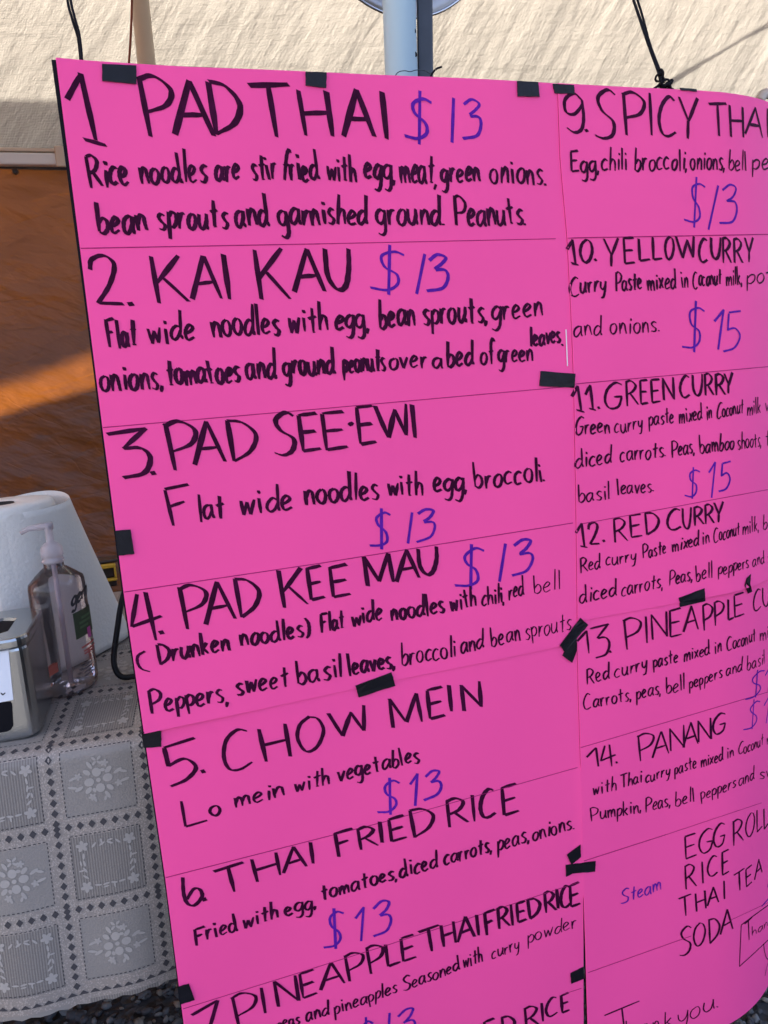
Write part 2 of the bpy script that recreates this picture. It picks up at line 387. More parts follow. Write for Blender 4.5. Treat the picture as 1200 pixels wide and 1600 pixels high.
# round lamp shade high behind the pole
c = atw(630, -152, .30); rr = 158 / F * depth(c)
n_ = Vector((0, -1, -.12)).normalized(); e1 = Vector((1, 0, 0)); e2 = n_.cross(e1).normalized()
vs, fs = [], []
prof = [(1.0, 0), (.985, .006), (.965, -.002), (.80, .035), (.5, .06), (.16, .075), (.14, .12), (0.0, .122)]
for r, dd in prof:
    for k in range(72):
        an = 2 * math.pi * k / 72; vs.append(W3(c) + (e1 * math.cos(an) + e2 * math.sin(an)) * r * rr - n_ * dd)
for i in range(len(prof) - 1):
    for k in range(72): fs.append((i * 72 + k, i * 72 + (k + 1) % 72, (i + 1) * 72 + (k + 1) % 72, (i + 1) * 72 + k))
lamp = obj('lamp_shade', vs, fs, M['lampmetal'], smooth=True); tag(lamp, 'rim of a round metal lamp shade behind the pale pole', 'lamp shade')
ring = [W3(c) + (e1 * math.cos(2 * math.pi * k / 72) + e2 * math.sin(2 * math.pi * k / 72)) * rr for k in range(73)]
v, f = tube(ring, .0022, 8, False); obj('rim', v, f, M['steel'], lamp, smooth=True)
# ropes that carry the sign
def rope(name, strands, rad, label, lumps=()):
    parts = [tube(catmull([W3(atw(*q)) for q in s], 6), rad, 8) for s in strands]
    for (cx, cy, w, r, n_t) in lumps:
        for k in range(n_t):
            ce = W3(atw(cx, cy, w)) + Vector((random.uniform(-1, 1), random.uniform(-.4, .4), random.uniform(-1, 1))) * r * .7
            nn = Vector((random.uniform(-1, 1), random.uniform(-1, 1), random.uniform(-1, 1))).normalized(); ea = nn.orthogonal().normalized(); eb = nn.cross(ea)
            loop = [ce + (ea * math.cos(t_) + eb * math.sin(t_)) * r for t_ in np.linspace(0, 6.2832, 15)]
            parts.append(tube(loop, rad, 8, False))
    v, f = join(*parts); o = obj(name, v, f, M['black'], smooth=True); tag(o, label, 'rope', 'dark cords holding up the sign'); return o
rope('hanging_rope', [[(96, -120, .01), (104, -10, .008), (113, 30, .006), (122, 60, .005), (126, 98, .004), (127, 130, .006)],
                      [(100, -120, .01), (109, -10, .008), (117, 28, .004), (124, 55, .003), (128.5, 98, .003), (129, 130, .005)]],
     .0013, 'pair of dark cords holding up the left end of the sign')
rope('hanging_rope', [[(945, -120, .02), (990, 0, .01), (1012, 62, .006), (1030, 112, .004), (1034, 125, .004)],
                      [(950, -120, .02), (996, 0, .016), (1016, 70, .01), (1032, 112, .007), (1036, 125, .006)],
                      [(947, -120, .015), (988, -4, .006), (1010, 62, .003), (1028, 112, .0), (1032, 130, .0)],
                      [(1033, 128, .0), (1028, 134, .0), (1021, 139, .002)], [(1040, 130, .0), (1046, 136, .0), (1052, 140, .002)]],
     .0014, 'black cords knotted at the top edge above SPICY', [(1033, 117, .0, .0048, 2), (1035, 126, .0, .005, 3), (1038, 133, .0, .006, 3), (1044, 134, .0, .0045, 2)])
# a dark knot end peeping over the sign at the right edge of the view
v, f = tube(catmull([W3(atw(x, y, .6)) for x, y in ((1186, 158), (1192, 149), (1199, 146), (1210, 150), (1222, 162))], 5), .011, 10)
v2, f2 = tube(catmull([W3(atw(x, y, .6)) for x, y in ((1188, 146), (1193, 144), (1200, 148))], 5), .005, 8)
o = obj('strap_end', *join((v, f), (v2, f2)), M['tan'], smooth=True); tag(o, 'brownish strap end showing over the upper right edge of the sign', 'strap')
# canopy roof (above the view; keeps the sky off the table) and the posts that carry it
nx, ny = 60, 28
X, Y = np.meshgrid(np.linspace(-1.8, 4.5, nx), np.linspace(.05, 2.24, ny))
Z = 2.40 + (Y - .05) / 2.19 * .58 + .03 * np.sin(X * 2.1) * (Y / 2.2) + .01 * vnoise(X * 3 + 9, Y * 3 + 9, 5)
rf = obj('canopy_roof', np.stack([X, Y, Z], -1).reshape(-1, 3), gridfaces(nx, ny), M['roof_tarp'], smooth=True); tag(rf, 'white tarp roof of the stall above the sign', 'roof')
v, f = tube([(-1.8, .06, 2.375), (4.5, .06, 2.375)], .018, 16); o = obj('roof_bar', v, f, M['bar'], smooth=True); tag(o, 'pale front bar under the stall roof', 'bar')
sw = sheet('side_shade_tarp', -2.2, -.15, .03, 2.97, 0, .04, .008, M['brown_tarp'], 23, 75, 4.5, .8)  # added out of view on the left to darken the table
sw.matrix_world = Matrix.Translation((-1.55, 0, 0)) @ Matrix.Rotation(-math.pi / 2, 4, 'Z'); tag(sw, 'brown tarp added out of view on the left to shade the stall', 'tarp')
# strap outside the tent whose shadow crosses the tarp
def toward_sun(p, dist): return Vector(p) + sd * (dist / sd.y)
sa = W3(atw(1000, 162, YW)); sb = W3(atw(1240, 8, YW)); mid = W3(atw(1132, 77, YW))
q1, q2, q3 = (toward_sun(p, .35) for p in (sa, mid, sb + (sb - sa) * .6))
def flat(pts, wid):
    vs = []
    for p, w_, tw in pts:
        dd = (q3 - q1).normalized(); up = Vector((0, 1, 0)).cross(dd).normalized(); up = up * math.cos(tw) + Vector((0, 1, 0)) * math.sin(tw)
        vs += [p + up * w_, p - up * w_, p - up * w_ + Vector((0, .003, 0)), p + up * w_ + Vector((0, .003, 0))]
    fs = []
    for i in range(len(pts) - 1):
        for k in range(4): fs.append((i * 4 + k, i * 4 + (k + 1) % 4, i * 4 + 4 + (k + 1) % 4, i * 4 + 4 + k))
    return vs, fs
ks = np.linspace(0, 1, 13)
v, f = flat([(q1.lerp(q3, k), .0045 + .036 * abs(k - .34), 0.) for k in ks], .02)
o = obj('guy_strap', v, f, M['darkbox']); tag(o, 'twisted strap outside the tent, seen as a shadow on the white tarp', 'strap')
# added unseen panels behind the wall keep sun off all but a slanting gap
def behind(name, quads, label, DS):
    vs = [];
    for p in quads: vs.append(toward_sun(W3((p[0], p[1], YW)), DS))
    n = len(vs); vs += [q + Vector((0, .02, 0)) for q in vs]
    fs = [tuple(range(n))[::-1], tuple(range(n, 2 * n))] + [(i, (i + 1) % n, n + (i + 1) % n, n + i) for i in range(n)]
    o = obj(name, vs, fs, M['darkbox']); tag(o, label, 'panel', 'added sun-blocking panels behind the tent wall'); return o
up = lambda u: 0.2418 + -0.2479 * (u - -0.3335)
lo = lambda u: 0.3627 + -0.2354 * (u - -0.3510)
behind('sun_block_panel', [(-2.4, -.667), (5.2, -.70), (5.2, -.1), (-2.4, -.1)], 'added narrow sun-blocking panel nearest the back of the tent wall', 1.2)
behind('sun_block_panel', [(-3.4, -.35), (5.2, -.35), (5.2, up(1.0)), (1.0, up(1.0)), (-3.4, up(-3.4))], 'added sun-blocking panel with a slanting lower edge farthest behind the tent wall', 2.6)
behind('sun_block_panel', [(-3.4, lo(-3.4)), (1.2, lo(1.2)), (5.2, lo(1.2)), (5.2, 3.4), (-3.4, 3.4)], 'added tall sun-blocking panel with a slanting upper edge behind the tent wall', 1.7)

# ------------------------------------------------------------------ table and cloth
ZTAB = .75; VT = ZT - ZTAB
ea = atv(0, 1186, VT); eb = atv(220, 1150, VT); e = (eb - ea); e /= np.linalg.norm(e)
E1 = Vector((e[0], e[2], 0)); E2 = Vector((-e[2], e[0], 0)); O0 = Vector((ea[0], ea[2], 0))
rz = math.atan2(E1.y, E1.x)
tc = O0 + E1 * -.45 + E2 * .39
tbl = thing('folding_table', 'folding table under the lace patterned cloth', 'table', (tc.x, tc.y, 0))
bm = bmesh.new(); box(bm, (tc.x, tc.y, ZTAB - .025), (1.74, .76, .04), rz, .008); bmobj('tabletop', bm, M['wood'], tbl)
for sx in (-.78, .78):
    for sy in (-.3, .3):
        p = tc + E1 * sx + E2 * sy; v, f = tube([(p.x, p.y, 0), (p.x, p.y, ZTAB - .045)], .014, 12); obj('leg', v, f, M['dark_steel'], tbl, True)
PIT = .107; TOPS = 1.5; EDGE_R = .016
def cloth(s, q, lift=0.):
    """s along the front edge, q across it: q<0 on the table top, q>0 hanging"""
    w_ = .006 * math.sin(s * 21 + .6) + .004 * math.sin(s * 47 + 2)
    if q <= 0:
        return O0 + E1 * s + E2 * (EDGE_R - q * TOPS) + Vector((0, 0, ZTAB - .001 + lift + .0012 * math.sin(s * 30) * math.sin(q * 40)))
    k = min(1, q / .3); k0 = min(1, q / .02)
    th_ = min(q / EDGE_R, math.pi / 2)
    out = E2 * (EDGE_R * (1 - math.sin(th_))) - E2 * (w_ * k + .008 * k)
    skew = E1 * (-.006 * k)
    return O0 + E1 * s + out + skew - E2 * (lift * math.sin(th_)) + Vector((0, 0, ZTAB - .001 + lift * math.cos(th_) - EDGE_R * (1 - math.cos(th_)) - max(0, q - EDGE_R * math.pi / 2)))
s_arr = np.arange(-1.32, .45, .0107); q_arr = np.concatenate([np.arange(-.50, -.002, .02), np.arange(0., .03, .003), np.arange(.033, .337, .0107)])
HEM = .338
t = NT('lace_vinyl'); uvn = t.n('ShaderNodeUVMap').outputs[0]
sp = t.n('ShaderNodeSeparateXYZ'); t.l(uvn, sp.inputs[0]); U_, Q_ = sp.outputs[0], sp.outputs[1]
fu = t.val(U_, None, 'FRACT'); fq = t.val(Q_, None, 'FRACT')
du = t.val(t.val(fu, .5, 'SUBTRACT'), None, 'ABSOLUTE'); dq = t.val(t.val(fq, .5, 'SUBTRACT'), None, 'ABSOLUTE')   # .5 on the bands
mx = t.val(du, dq, 'MAXIMUM'); band = t.val(mx, .385, 'GREATER_THAN')
par = t.val(t.val(t.val(t.val(U_, None, 'FLOOR'), t.val(Q_, None, 'FLOOR')), 2, 'MODULO'), None, 'ABSOLUTE')
wl = t.n('ShaderNodeTexWave', wave_type='BANDS', bands_direction='X'); wl.inputs['Scale'].default_value = 11; wl.inputs['Distortion'].default_value = .3; t.l(uvn, wl.inputs[0])
vl = t.n('ShaderNodeTexVoronoi'); vl.inputs['Scale'].default_value = 46; t.l(uvn, vl.inputs['Vector'])
lace = t.mix(t.ramp(vl.outputs['Distance'], .25, .5), (.36, .325, .295), (.25, .225, .205))
mesh_ = t.mix(t.ramp(wl.outputs['Fac'], .2, .8), (.145, .135, .125), (.225, .208, .195))
pl = t.mix(t.noise(3, 3, vec=uvn), (.215, .203, .19), (.245, .23, .215))
colr = t.mix(band, t.mix(par, mesh_, pl), lace)
rosy = t.mix(t.val(t.noise(5, 2), .25, 'MULTIPLY'), (1, 1, 1), (1, .84, .80))
mm = t.n('ShaderNodeMix', data_type='RGBA', blend_type='MULTIPLY'); mm.inputs[0].default_value = 1; t.l(colr, mm.inputs[6]); t.l(rosy, mm.inputs[7])
t.l(mm.outputs[2], t.b.inputs['Base Color']); t.b.inputs['Roughness'].default_value = .5
t.bump(t.val(vl.outputs['Distance'], t.noise(60, 3, vec=uvn)), .25, .001, t.b.inputs['Normal'])
M['lace'] = t.m
M['lace_hole'] = plain('lace_hole', (.045, .042, .048), .8)
M['lace_flower'] = plain('lace_flower', (.335, .312, .292), .6, bump=.2)
V, U, Fc, MI = [], [], [], []
S0 = .052
def uvc(s, q): return ((s - S0) / PIT + 20, -q / PIT + 20.02)
ns, nq = len(s_arr), len(q_arr)
for q in q_arr:
    for s in s_arr:
        V.append(cloth(s, q)); U.append(uvc(s, q))
Fc += gridfaces(ns, nq); Fc = [tuple(x) for x in Fc]
# scalloped hem strip
b0 = (nq - 1) * ns
for j, s in enumerate(s_arr):
    qq = HEM - .0 + .0045 * abs(math.sin((s - S0) / PIT * math.pi * 4)); V.append(cloth(s, qq)); U.append(uvc(s, qq))
for j in range(ns - 1): Fc.append((b0 + j, b0 + j + 1, nq * ns + j + 1, nq * ns + j))
MI += [0] * len(Fc)
def decal(poly, mi, lift=.0006):
    b = len(V)
    for s, q in poly: V.append(cloth(s, q, lift)); U.append(uvc(s, q))
    Fc.append(tuple(range(b, b + len(poly)))[::-1]); MI.append(mi)
def ell(cs, cq, a, b, an, n=10):
    ca, sa_ = math.cos(an), math.sin(an)
    return [(cs + a * math.cos(t_) * ca - b * math.sin(t_) * sa_, cq - (a * math.cos(t_) * sa_ + b * math.sin(t_) * ca)) for t_ in np.linspace(0, 2 * math.pi, n, endpoint=False)]
def petalflower(cs, cq, r, n=5, a0=0., cr=.45, sz=.52):
    for k in range(n):
        an = a0 + 2 * math.pi * k / n; decal(ell(cs + math.cos(an) * r * .6, cq - math.sin(an) * r * .6, r * sz, r * .36, an, 8), 2, .0005 + .0001 * (k % 3))
    decal(ell(cs, cq, r * .22, r * .22, 0, 7), 2, .0009)
def diamond(s, q, a=.0042, b=.0052): decal([(s - a, q), (s, q - b), (s + a, q), (s, q + b)], 1)
for i in range(-6, 3):
    for j in range(-4, 4):
        s0 = S0 + i * PIT; q0 = j * PIT + .0
        if q0 + PIT > HEM + .04 or s0 < -.75: continue
        for k in range(8):                                   # bands of diamonds
            diamond(s0, q0 + PIT * (k + .5) / 8); diamond(s0 + PIT * (k + 1) / 8 - .0, q0 if j < 3 else q0)
        m0, m1 = .118 * PIT, PIT * (1 - .118)
        nd = 15
        for k in range(nd):                                  # stitched dashes round every panel
            a = m0 + (m1 - m0) * (k + .2) / nd; b = m0 + (m1 - m0) * (k + .75) / nd; h_ = .0006
            for c_ in (m0, m1):
                decal([(s0 + a, q0 + c_ - h_), (s0 + b, q0 + c_ - h_), (s0 + b, q0 + c_ + h_), (s0 + a, q0 + c_ + h_)], 1, .0004)
                decal([(s0 + c_ - h_, q0 + a), (s0 + c_ + h_, q0 + a), (s0 + c_ + h_, q0 + b), (s0 + c_ - h_, q0 + b)], 1, .0004)
        cs, cq = s0 + PIT / 2, q0 + PIT / 2
        if (i + j) % 2 == 0:                                 # bouquet
            for k in range(4):
                an = k * math.pi / 2 + .12
                decal(ell(cs + math.cos(an) * .0108, cq - math.sin(an) * .0102, .0058, .0052, an, 12), 2)
            decal(ell(cs, cq, .0028, .0028, 0), 2)
            for k in range(4):
                an = math.pi / 4 + k * math.pi / 2
                decal(ell(cs + math.cos(an) * .0175, cq - math.sin(an) * .0160, .0050, .0030, an, 10), 2)
                petalflower(cs + math.cos(an + .42) * .0245, cq - math.sin(an + .42) * .0215, .0042, 5, k, sz=.6)
                decal(ell(cs + math.cos(an - .42) * .0245, cq - math.sin(an - .42) * .0215, .0056, .0022, an - .3), 2)
            for k in range(4): decal(ell(cs + math.cos(k * 1.5708 + .3) * .0060, cq - math.sin(k * 1.5708 + .8) * .0165, .0030, .0022, k), 2)
            for sx in (-1, 1):
                decal(ell(cs + sx * .0300, cq + .0050, .0060, .0018, .25 * sx), 2); decal(ell(cs + sx * .0290, cq - .0060, .0050, .0017, -.35 * sx), 2)
                decal(ell(cs + sx * .0060, cq + .0240, .0034, .0017, 1.2 * sx), 2)
            for k in range(4): decal(ell(cs + math.cos(k * 1.5708 + .785) * .0042, cq - .0245 - math.sin(k * 1.5708 + .785) * .0040, .0034, .0016, k * 1.5708 + .785), 2)
        else:                                                # wreath
            for sx in (-1, 1):
                for sy in (-1, 1):
                    petalflower(cs + sx * .0275, cq + sy * .0265, .0068, 5, .4 * sx * sy)
                    for k in range(5):
                        an = math.atan2(sy, sx) + (k - 2) * .31
                        if k == 2: continue
                        rr_ = .0335 - .003 * abs(k - 2)
                        decal(ell(cs + math.cos(an) * rr_, cq + math.sin(an) * rr_ * .96, .0042, .0014, -an + 1.2 * sx), 2)
            for k in range(4):
                an = k * math.pi / 2
                for d_ in (-.16, .16): decal(ell(cs + math.cos(an + d_) * .0315, cq + math.sin(an + d_) * .030, .0036, .0012, -an + .9 + d_ * 5), 2)
for k in range(-60, 28):                                     # triangles above the hem
    s = S0 + (k + .5) * PIT / 8; decal([(s - .0062, HEM - .011), (s, HEM - .0165), (s + .0062, HEM - .011)], 1)
cl = obj('tablecloth', V, Fc, mats=[M['lace'], M['lace_hole'], M['lace_flower']], midx=MI, uv=U, smooth=False)
cl.data.polygons.foreach_set('use_smooth', [q == 0 for q in MI])
tag(cl, 'grey lace patterned vinyl tablecloth draped over the table', 'tablecloth')

# ------------------------------------------------------------------ things on the table
def tabpt(x, y, z=ZTAB): p = atv(x, y, ZT - z); return Vector((p[0], p[2], z))
def frame_poly(fn, poly, th=.0004): pass
# steel dispenser box
cr = tabpt(62, 1150); DW, DD, DH = .20, .135, .128
da = rz + R_(2); dx = Vector((math.cos(da), math.sin(da), 0)); dy = Vector((-math.sin(da), math.cos(da), 0))
cen = cr - dx * (DW / 2) + dy * (DD / 2)
disp = thing('napkin_dispenser', 'stainless steel dispenser with an oval hole in its lid and a white note', 'dispenser', (cen.x, cen.y, ZTAB))
def rrect(w, d, r, n=6):
    out = []
    for sx, sy, a0 in ((1, 1, 0), (-1, 1, 90), (-1, -1, 180), (1, -1, 270)):
        for k in range(n + 1):
            a = R_(a0 + 90 * k / n); out.append((sx * (w / 2 - r) + r * math.cos(a), sy * (d / 2 - r) + r * math.sin(a)))
    return out
def prism(poly, z0, z1, c, ux, uy, mat, parent, name, bev=0., holes=None):
    vs, fs = [], []; n = len(poly)
    rings = [(1, z0), (1, z1)] if not bev else [(1 - bev, z0), (1, z0 + .003), (1, z1 - .004), (1 - bev * .4, z1 - .001), (1 - bev, z1)]
    for sc_, z in rings:
        for x, y in poly: vs.append(Vector((c.x, c.y, z)) + ux * (x * sc_) + uy * (y * sc_))
    for i in range(len(rings) - 1):
        for k in range(n): fs.append((i * n + k, i * n + (k + 1) % n, (i + 1) * n + (k + 1) % n, (i + 1) * n + k))
    fs.append(tuple(range(n))[::-1])
    if holes:
        b = len(vs); hn = len(holes)
        for x, y in holes: vs.append(Vector((c.x, c.y, z1)) + ux * x + uy * y)
        for x, y in holes: vs.append(Vector((c.x, c.y, z1 - .012)) + ux * x * .97 + uy * y * .97)
        top = (len(rings) - 1) * n
        # both loops have the same count: bridge by angle
        for k in range(n): fs.append((top + k, top + (k + 1) % n, b + (k + 1) % n, b + k))
        for k in range(hn): fs.append((b + k, b + (k + 1) % hn, b + hn + (k + 1) % hn, b + hn + k))
    else: fs.append(tuple(range((len(rings) - 1) * n, len(rings) * n)))
    o = obj(name, vs, fs, mat, parent, smooth=False)
    return o
pb = rrect(DW, DD, .016); 
bd = prism(pb, ZTAB + .0005, ZTAB + DH - .012, cen, dx, dy, M['chrome'], disp, 'body', .02)
pl_ = rrect(DW + .006, DD + .012, .022)
hole = [(.006 + .088 * math.cos(math.atan2(y / DD, x / DW)), .050 * math.sin(math.atan2(y / DD, x / DW)) - .006) for x, y in pl_]
prism(pl_, ZTAB + DH - .012, ZTAB + DH + .002, cen, dx, dy, M['chrome'], disp, 'lid', .03, hole)
v = [Vector((cen.x, cen.y, ZTAB + DH - .002)) + dx * (.006 + .090 * math.cos(a)) + dy * (.053 * math.sin(a) - .006) for a in np.linspace(0, 6.283, 30, endpoint=False)]
obj('opening', v, [tuple(range(30))], M['hole'], disp)
def front(s, z, lift): return cen + dx * s - dy * (DD / 2 + lift) + Vector((0, 0, ZTAB + z))
def frontpx(x, y, lift=.001):
    p0 = cen - dy * (DD / 2); n_ = np.array([dy.x, 0, dy.y]); c0 = np.array([p0.x, 0, p0.y])
    d = ray(x, y); k = ((c0 - CC) @ n_) / (d @ n_); P = CC + k * d; w = W3(P) - dy * lift; return w
nv = [frontpx(x, y, .0012) for x, y in ((-45, 1021), (13, 1011), (21, 1093), (-36, 1104))]
nv += [q + dy * .0008 for q in nv]
note = obj('paper_note', nv, [(0, 1, 2, 3), (4, 7, 6, 5), (0, 4, 5, 1), (1, 5, 6, 2), (2, 6, 7, 3), (3, 7, 4, 0)], M['note'], disp)
sv = [frontpx(x, y, .0016) for x, y in ((1.5, 1081), (5, 1083.5), (8.5, 1081), (9, 1082.5), (5, 1086), (1.5, 1083.5))]
obj('pen_mark', sv, [tuple(range(6))], M['blackprint'], note)
wv_ = [frontpx(x, y, .0009) for x, y in ((-50, 1104), (16, 1096), (19, 1100), (21, 1134), (17, 1140), (10, 1143), (-45, 1150))]
obj('viewing_slot', wv_, [tuple(range(7))], M['hole'], disp)
# paper towel roll with a loose sheet
ctr_ = None
bx_ = atw(-1, 787, .42); TR = 80 / F * depth(bx_); tz = ZT - bx_[1]
rc = Vector((bx_[0], bx_[2], ZTAB)); th = tz - ZTAB
roll = thing('paper_towel_roll', 'white paper towel roll with its outer sheet hanging loose', 'paper towels', rc)
v, f = lathe([(.021, th - .03), (.021, th - .002), (.024, th), (TR * .93, th + .001), (TR * .985, th - .003), (TR, th - .010), (TR, .004), (TR * .98, 0), (.02, 0)], rc, 64)
obj('roll', v, f, M['towel'], roll, True)
v, f = lathe([(.0205, .0), (.0205, th + .0006), (.0190, th + .0006), (.0190, .0)], rc, 32); obj('cardboard_tube', v, f, M['core'], roll, True)
vd = [Vector((rc.x, rc.y, rc.z + th - .02)) + Vector((math.cos(a), math.sin(a), 0)) * .0188 for a in np.linspace(0, 6.283, 24, endpoint=False)]
obj('tube_inside', vd, [tuple(range(24))], M['hole'], roll)
# loose sheet: leaves the roll in front, loops out to the right and comes back behind; wider at the foot
SV, SF = [], []; nz_, na = 26, 60
def loop(tt, h):
    """plan position of the loose sheet, tt 0..1 from front to back, h 0 foot..1 top"""
    ang = R_(-100 + 245 * tt)
    bul = math.exp(-((tt - .44) / .235) ** 2)
    ex = bul * (.023 + .070 * (1 - h))
    r = TR + .003 + .0
    return Vector((math.cos(ang) * r + ex * .82, math.sin(ang) * r + ex * .85, 0))
for i in range(nz_):
    h = i / (nz_ - 1)
    for k in range(na):
        tt = k / (na - 1); p = loop(tt, h)
        wob = .0025 * math.sin(tt * 17 + h * 3) * (1 - h * .4)
        top = th - .009 + .013 * math.exp(-((tt - .62) / .2) ** 2)
        SV.append(rc + p * (1 + wob / .08) + Vector((0, 0, .002 + (top - .002) * h)))
SF = gridfaces(na, nz_)
sh = obj('loose_sheet', SV, SF, M['towel'], roll, True)
sm = sh.modifiers.new('thickness', 'SOLIDIFY'); sm.thickness = .0008
# hand sanitiser bottle
bc = tabpt(113, 1076); BH = 0.0
hd = depth(np.array([bc.x, ZT - bc.z, bc.y]))
def hz(x, y):   # height of a pixel above the table on the bottle's axis
    p = atw(x, y, bc.y + 0.0); return ZT - p[1] - ZTAB
zsh, znk, zc0, zc1, ztop = hz(94, 907), hz(87, 882), hz(86, 877), hz(84, 847), hz(80, 818)
bot = thing('sanitizer_bottle', 'clear pump bottle of hand sanitizer with a green label', 'bottle', bc)
BA = R_(62)
bxv, byv = Vector((math.cos(BA), math.sin(BA), 0)), Vector((-math.sin(BA), math.cos(BA), 0))
def sup(a, b, n=40, ex=2.6):
    out = []
    for k in range(n):
        t_ = 2 * math.pi * k / n; c_, s_ = math.cos(t_), math.sin(t_)
        out.append((a * abs(c_) ** (2 / ex) * (1 if c_ >= 0 else -1), b * abs(s_) ** (2 / ex) * (1 if s_ >= 0 else -1)))
    return out
BAa, BBb = .042, .031
prof = [(.82, .0005), (.95, .004), (1, .012), (1.0, zsh * .5), (1.0, zsh - .012), (.99, zsh - .003), (.95, zsh + .002), (.66, zsh + (znk - zsh) * .48), (.42, zsh + (znk - zsh) * .80), (.32, znk - .002), (.31, znk + .006)]
vs, fs = [], []; nn = 48
for sc_, z in prof:
    rad_t = max(0, min(1, (z - zsh) / (znk - zsh)))
    a_ = BAa * sc_; b_ = (BBb * sc_) * (1 - rad_t) + rad_t * a_
    for x, y in sup(a_, b_, nn, 2.7 - .7 * rad_t): vs.append(bc + bxv * x + byv * y + Vector((0, 0, z)))
for i in range(len(prof) - 1):
    for k in range(nn): fs.append((i * nn + k, i * nn + (k + 1) % nn, (i + 1) * nn + (k + 1) % nn, (i + 1) * nn + k))
fs.append(tuple(range(nn))[::-1])
obj('body', vs, fs, M['clear'], bot, True)
v, f = lathe([(.0125, zc0 - znk + znk - .002), (.0148, zc0), (.0150, zc0 + .003), (.0135, zc0 + .004), (.0135, zc0 + .008), (.0145, zc0 + .009), (.0145, (zc0 + zc1) / 2 + .002), (.0135, zc1 - .006), (.0095, zc1 - .001), (.0052, zc1 + .001), (.0048, ztop - .012), (.0056, ztop - .006), (.006, ztop), (.0, ztop + .001)], bc, 32)
pump = obj('pump', v, f, M['pump'], bot, True)
nz0 = bc + Vector((0, 0, ztop - .003)); nd_ = Vector((-.97, .1, 0)).normalized()
v, f = tube([nz0 + nd_ * -.006, nz0 + nd_ * .012, nz0 + nd_ * .026 + Vector((0, 0, -.001)), nz0 + nd_ * .036 + Vector((0, 0, -.006))], [.0055, .0045, .0036, .0028], 12); obj('nozzle', v, f, M['pump'], pump, True)
v, f = tube([bc + Vector((0, 0, .01)), bc + Vector((0, 0, znk))], .0035, 10); obj('dip_tube', v, f, M['pump'], bot, True)
# printed label on the broad side that faces right
def side(a, z, lift=.0008):
    """a: angle round the bottle in its own frame"""
    c_, s_ = math.cos(a), math.sin(a); ex = 2.7
    x = (BAa) * abs(c_) ** (2 / ex) * (1 if c_ >= 0 else -1); y = (BBb) * abs(s_) ** (2 / ex) * (1 if s_ >= 0 else -1)
    n_ = Vector((abs(x / BAa) ** 1.7 / BAa * (1 if x >= 0 else -1), abs(y / BBb) ** 1.7 / BBb * (1 if y >= 0 else -1), 0)).normalized()
    return bc + bxv * (x + n_.x * lift) + byv * (y + n_.y * lift) + Vector((0, 0, z))
def strip(name, s0, s1, z0, z1, mat, lift=.0008, n=14, slant=0.):
    vs, fs = [], []
    for k in range(n + 1):
        s = s0 + (s1 - s0) * k / n
        for z in (z0, z1): vs.append(side(lx(s), z + slant * (s - s0), lift))
    for k in range(n): fs.append((2 * k, 2 * k + 2, 2 * k + 3, 2 * k + 1))
    return obj(name, vs, fs, mat, bot, True)
def lx(s):      # s in metres along the broad face, -0.04..0.04  -> angle on the -y side
    c_ = max(-1, min(1, s / BAa)); c2 = abs(c_) ** (2.7 / 2) * (1 if c_ >= 0 else -1)
    return -math.acos(max(-1, min(1, c2)))
zl = zsh
strip('green_label', -.020, .030, zl * .50, zl * .735, M['green_label'])
for i, (zz, a, b) in enumerate(((.655, -.004, .024), (.615, -.010, .020), (.575, -.010, .012))): strip('label_line', a, b, zl * zz, zl * zz + .0035, plain('leaf_print', (.05, .11, .045), .5), .0012)
strip('label_drop', .006, .016, zl * .46, zl * .555, M['magenta'], .0014, 6)
for i, (zz, a, b) in enumerate(((.40, -.012, .026), (.36, -.008, .028), (.335, -.008, .022))): strip('label_line', a, b, zl * zz, zl * zz + .0025, M['redprint'], .0009)
for i, zz in enumerate((.24, .21, .18, .15)): strip('label_line', -.014, .008, zl * zz, zl * zz + .002, M['greyprint'], .0009)
vs = [side(math.pi * .5 + a, z, -.002) for a in np.linspace(-.3, .55, 6) for z in (.020, .034)]
obj('back_sticker', vs, [(2 * k, 2 * k + 2, 2 * k + 3, 2 * k + 1) for k in range(5)], M['orange'], bot)
# black cable curling by the sign's edge
cp = [W3(atw(x, y, w)) for x, y, w in ((206, 880, .40), (197, 915, .36), (189, 945, .33), (183, 985, .31), (179, 1015, .30), (178, 1035, .29), (183, 1051, .283), (193, 1061, .277), (208, 1067, .272), (226, 1070, .27))]
cp = [Vector((p.x, p.y, max(p.z, ZTAB + .007))) for p in cp]
v, f = tube(catmull(cp, 6), .0042, 12); o = obj('power_cable', v, f, M['rubber'], smooth=True); tag(o, 'thick black cable curling on the table beside the sign', 'cable')
# small yellow and black tool case behind the roll
yp = tabpt(172, 918); 
tool = thing('tool_case', 'small yellow edged black tool case behind the paper towels', 'case', yp)
yl = lambda x, y: W3(atw(x, y, yp.y))
a, b, c_, d_ = yl(148, 884), yl(181, 880), yl(182.5, 906), yl(150, 912)
cz = (a + b + c_ + d_) / 4; ww = (b - a).length; hh = (b - c_).length
bm = bmesh.new(); box(bm, (cz.x, yp.y + .03, cz.z), (ww * .8, .05, hh * .7), 0, .003); bmobj('case_body', bm, M['darkbox'], tool)
bm = bmesh.new()
for cxx, czz, sx, sz in ((0, hh * .40, ww, hh * .24), (0, -hh * .42, ww, hh * .16), (ww * .45, 0, ww * .10, hh * .62), (-ww * .45, 0, ww * .10, hh * .62)):
    box(bm, (cz.x + cxx, yp.y, cz.z + czz), (sx, .012, sz), 0, .002)
bmobj('yellow_frame', bm, M['yellow'], tool)
bm = bmesh.new(); box(bm, (cz.x, yp.y + .03, cz.z + hh * .62), (ww * 1.3, .05, hh * .18), 0, .003); bmobj('top_strap', bm, M['darkbox'], tool)
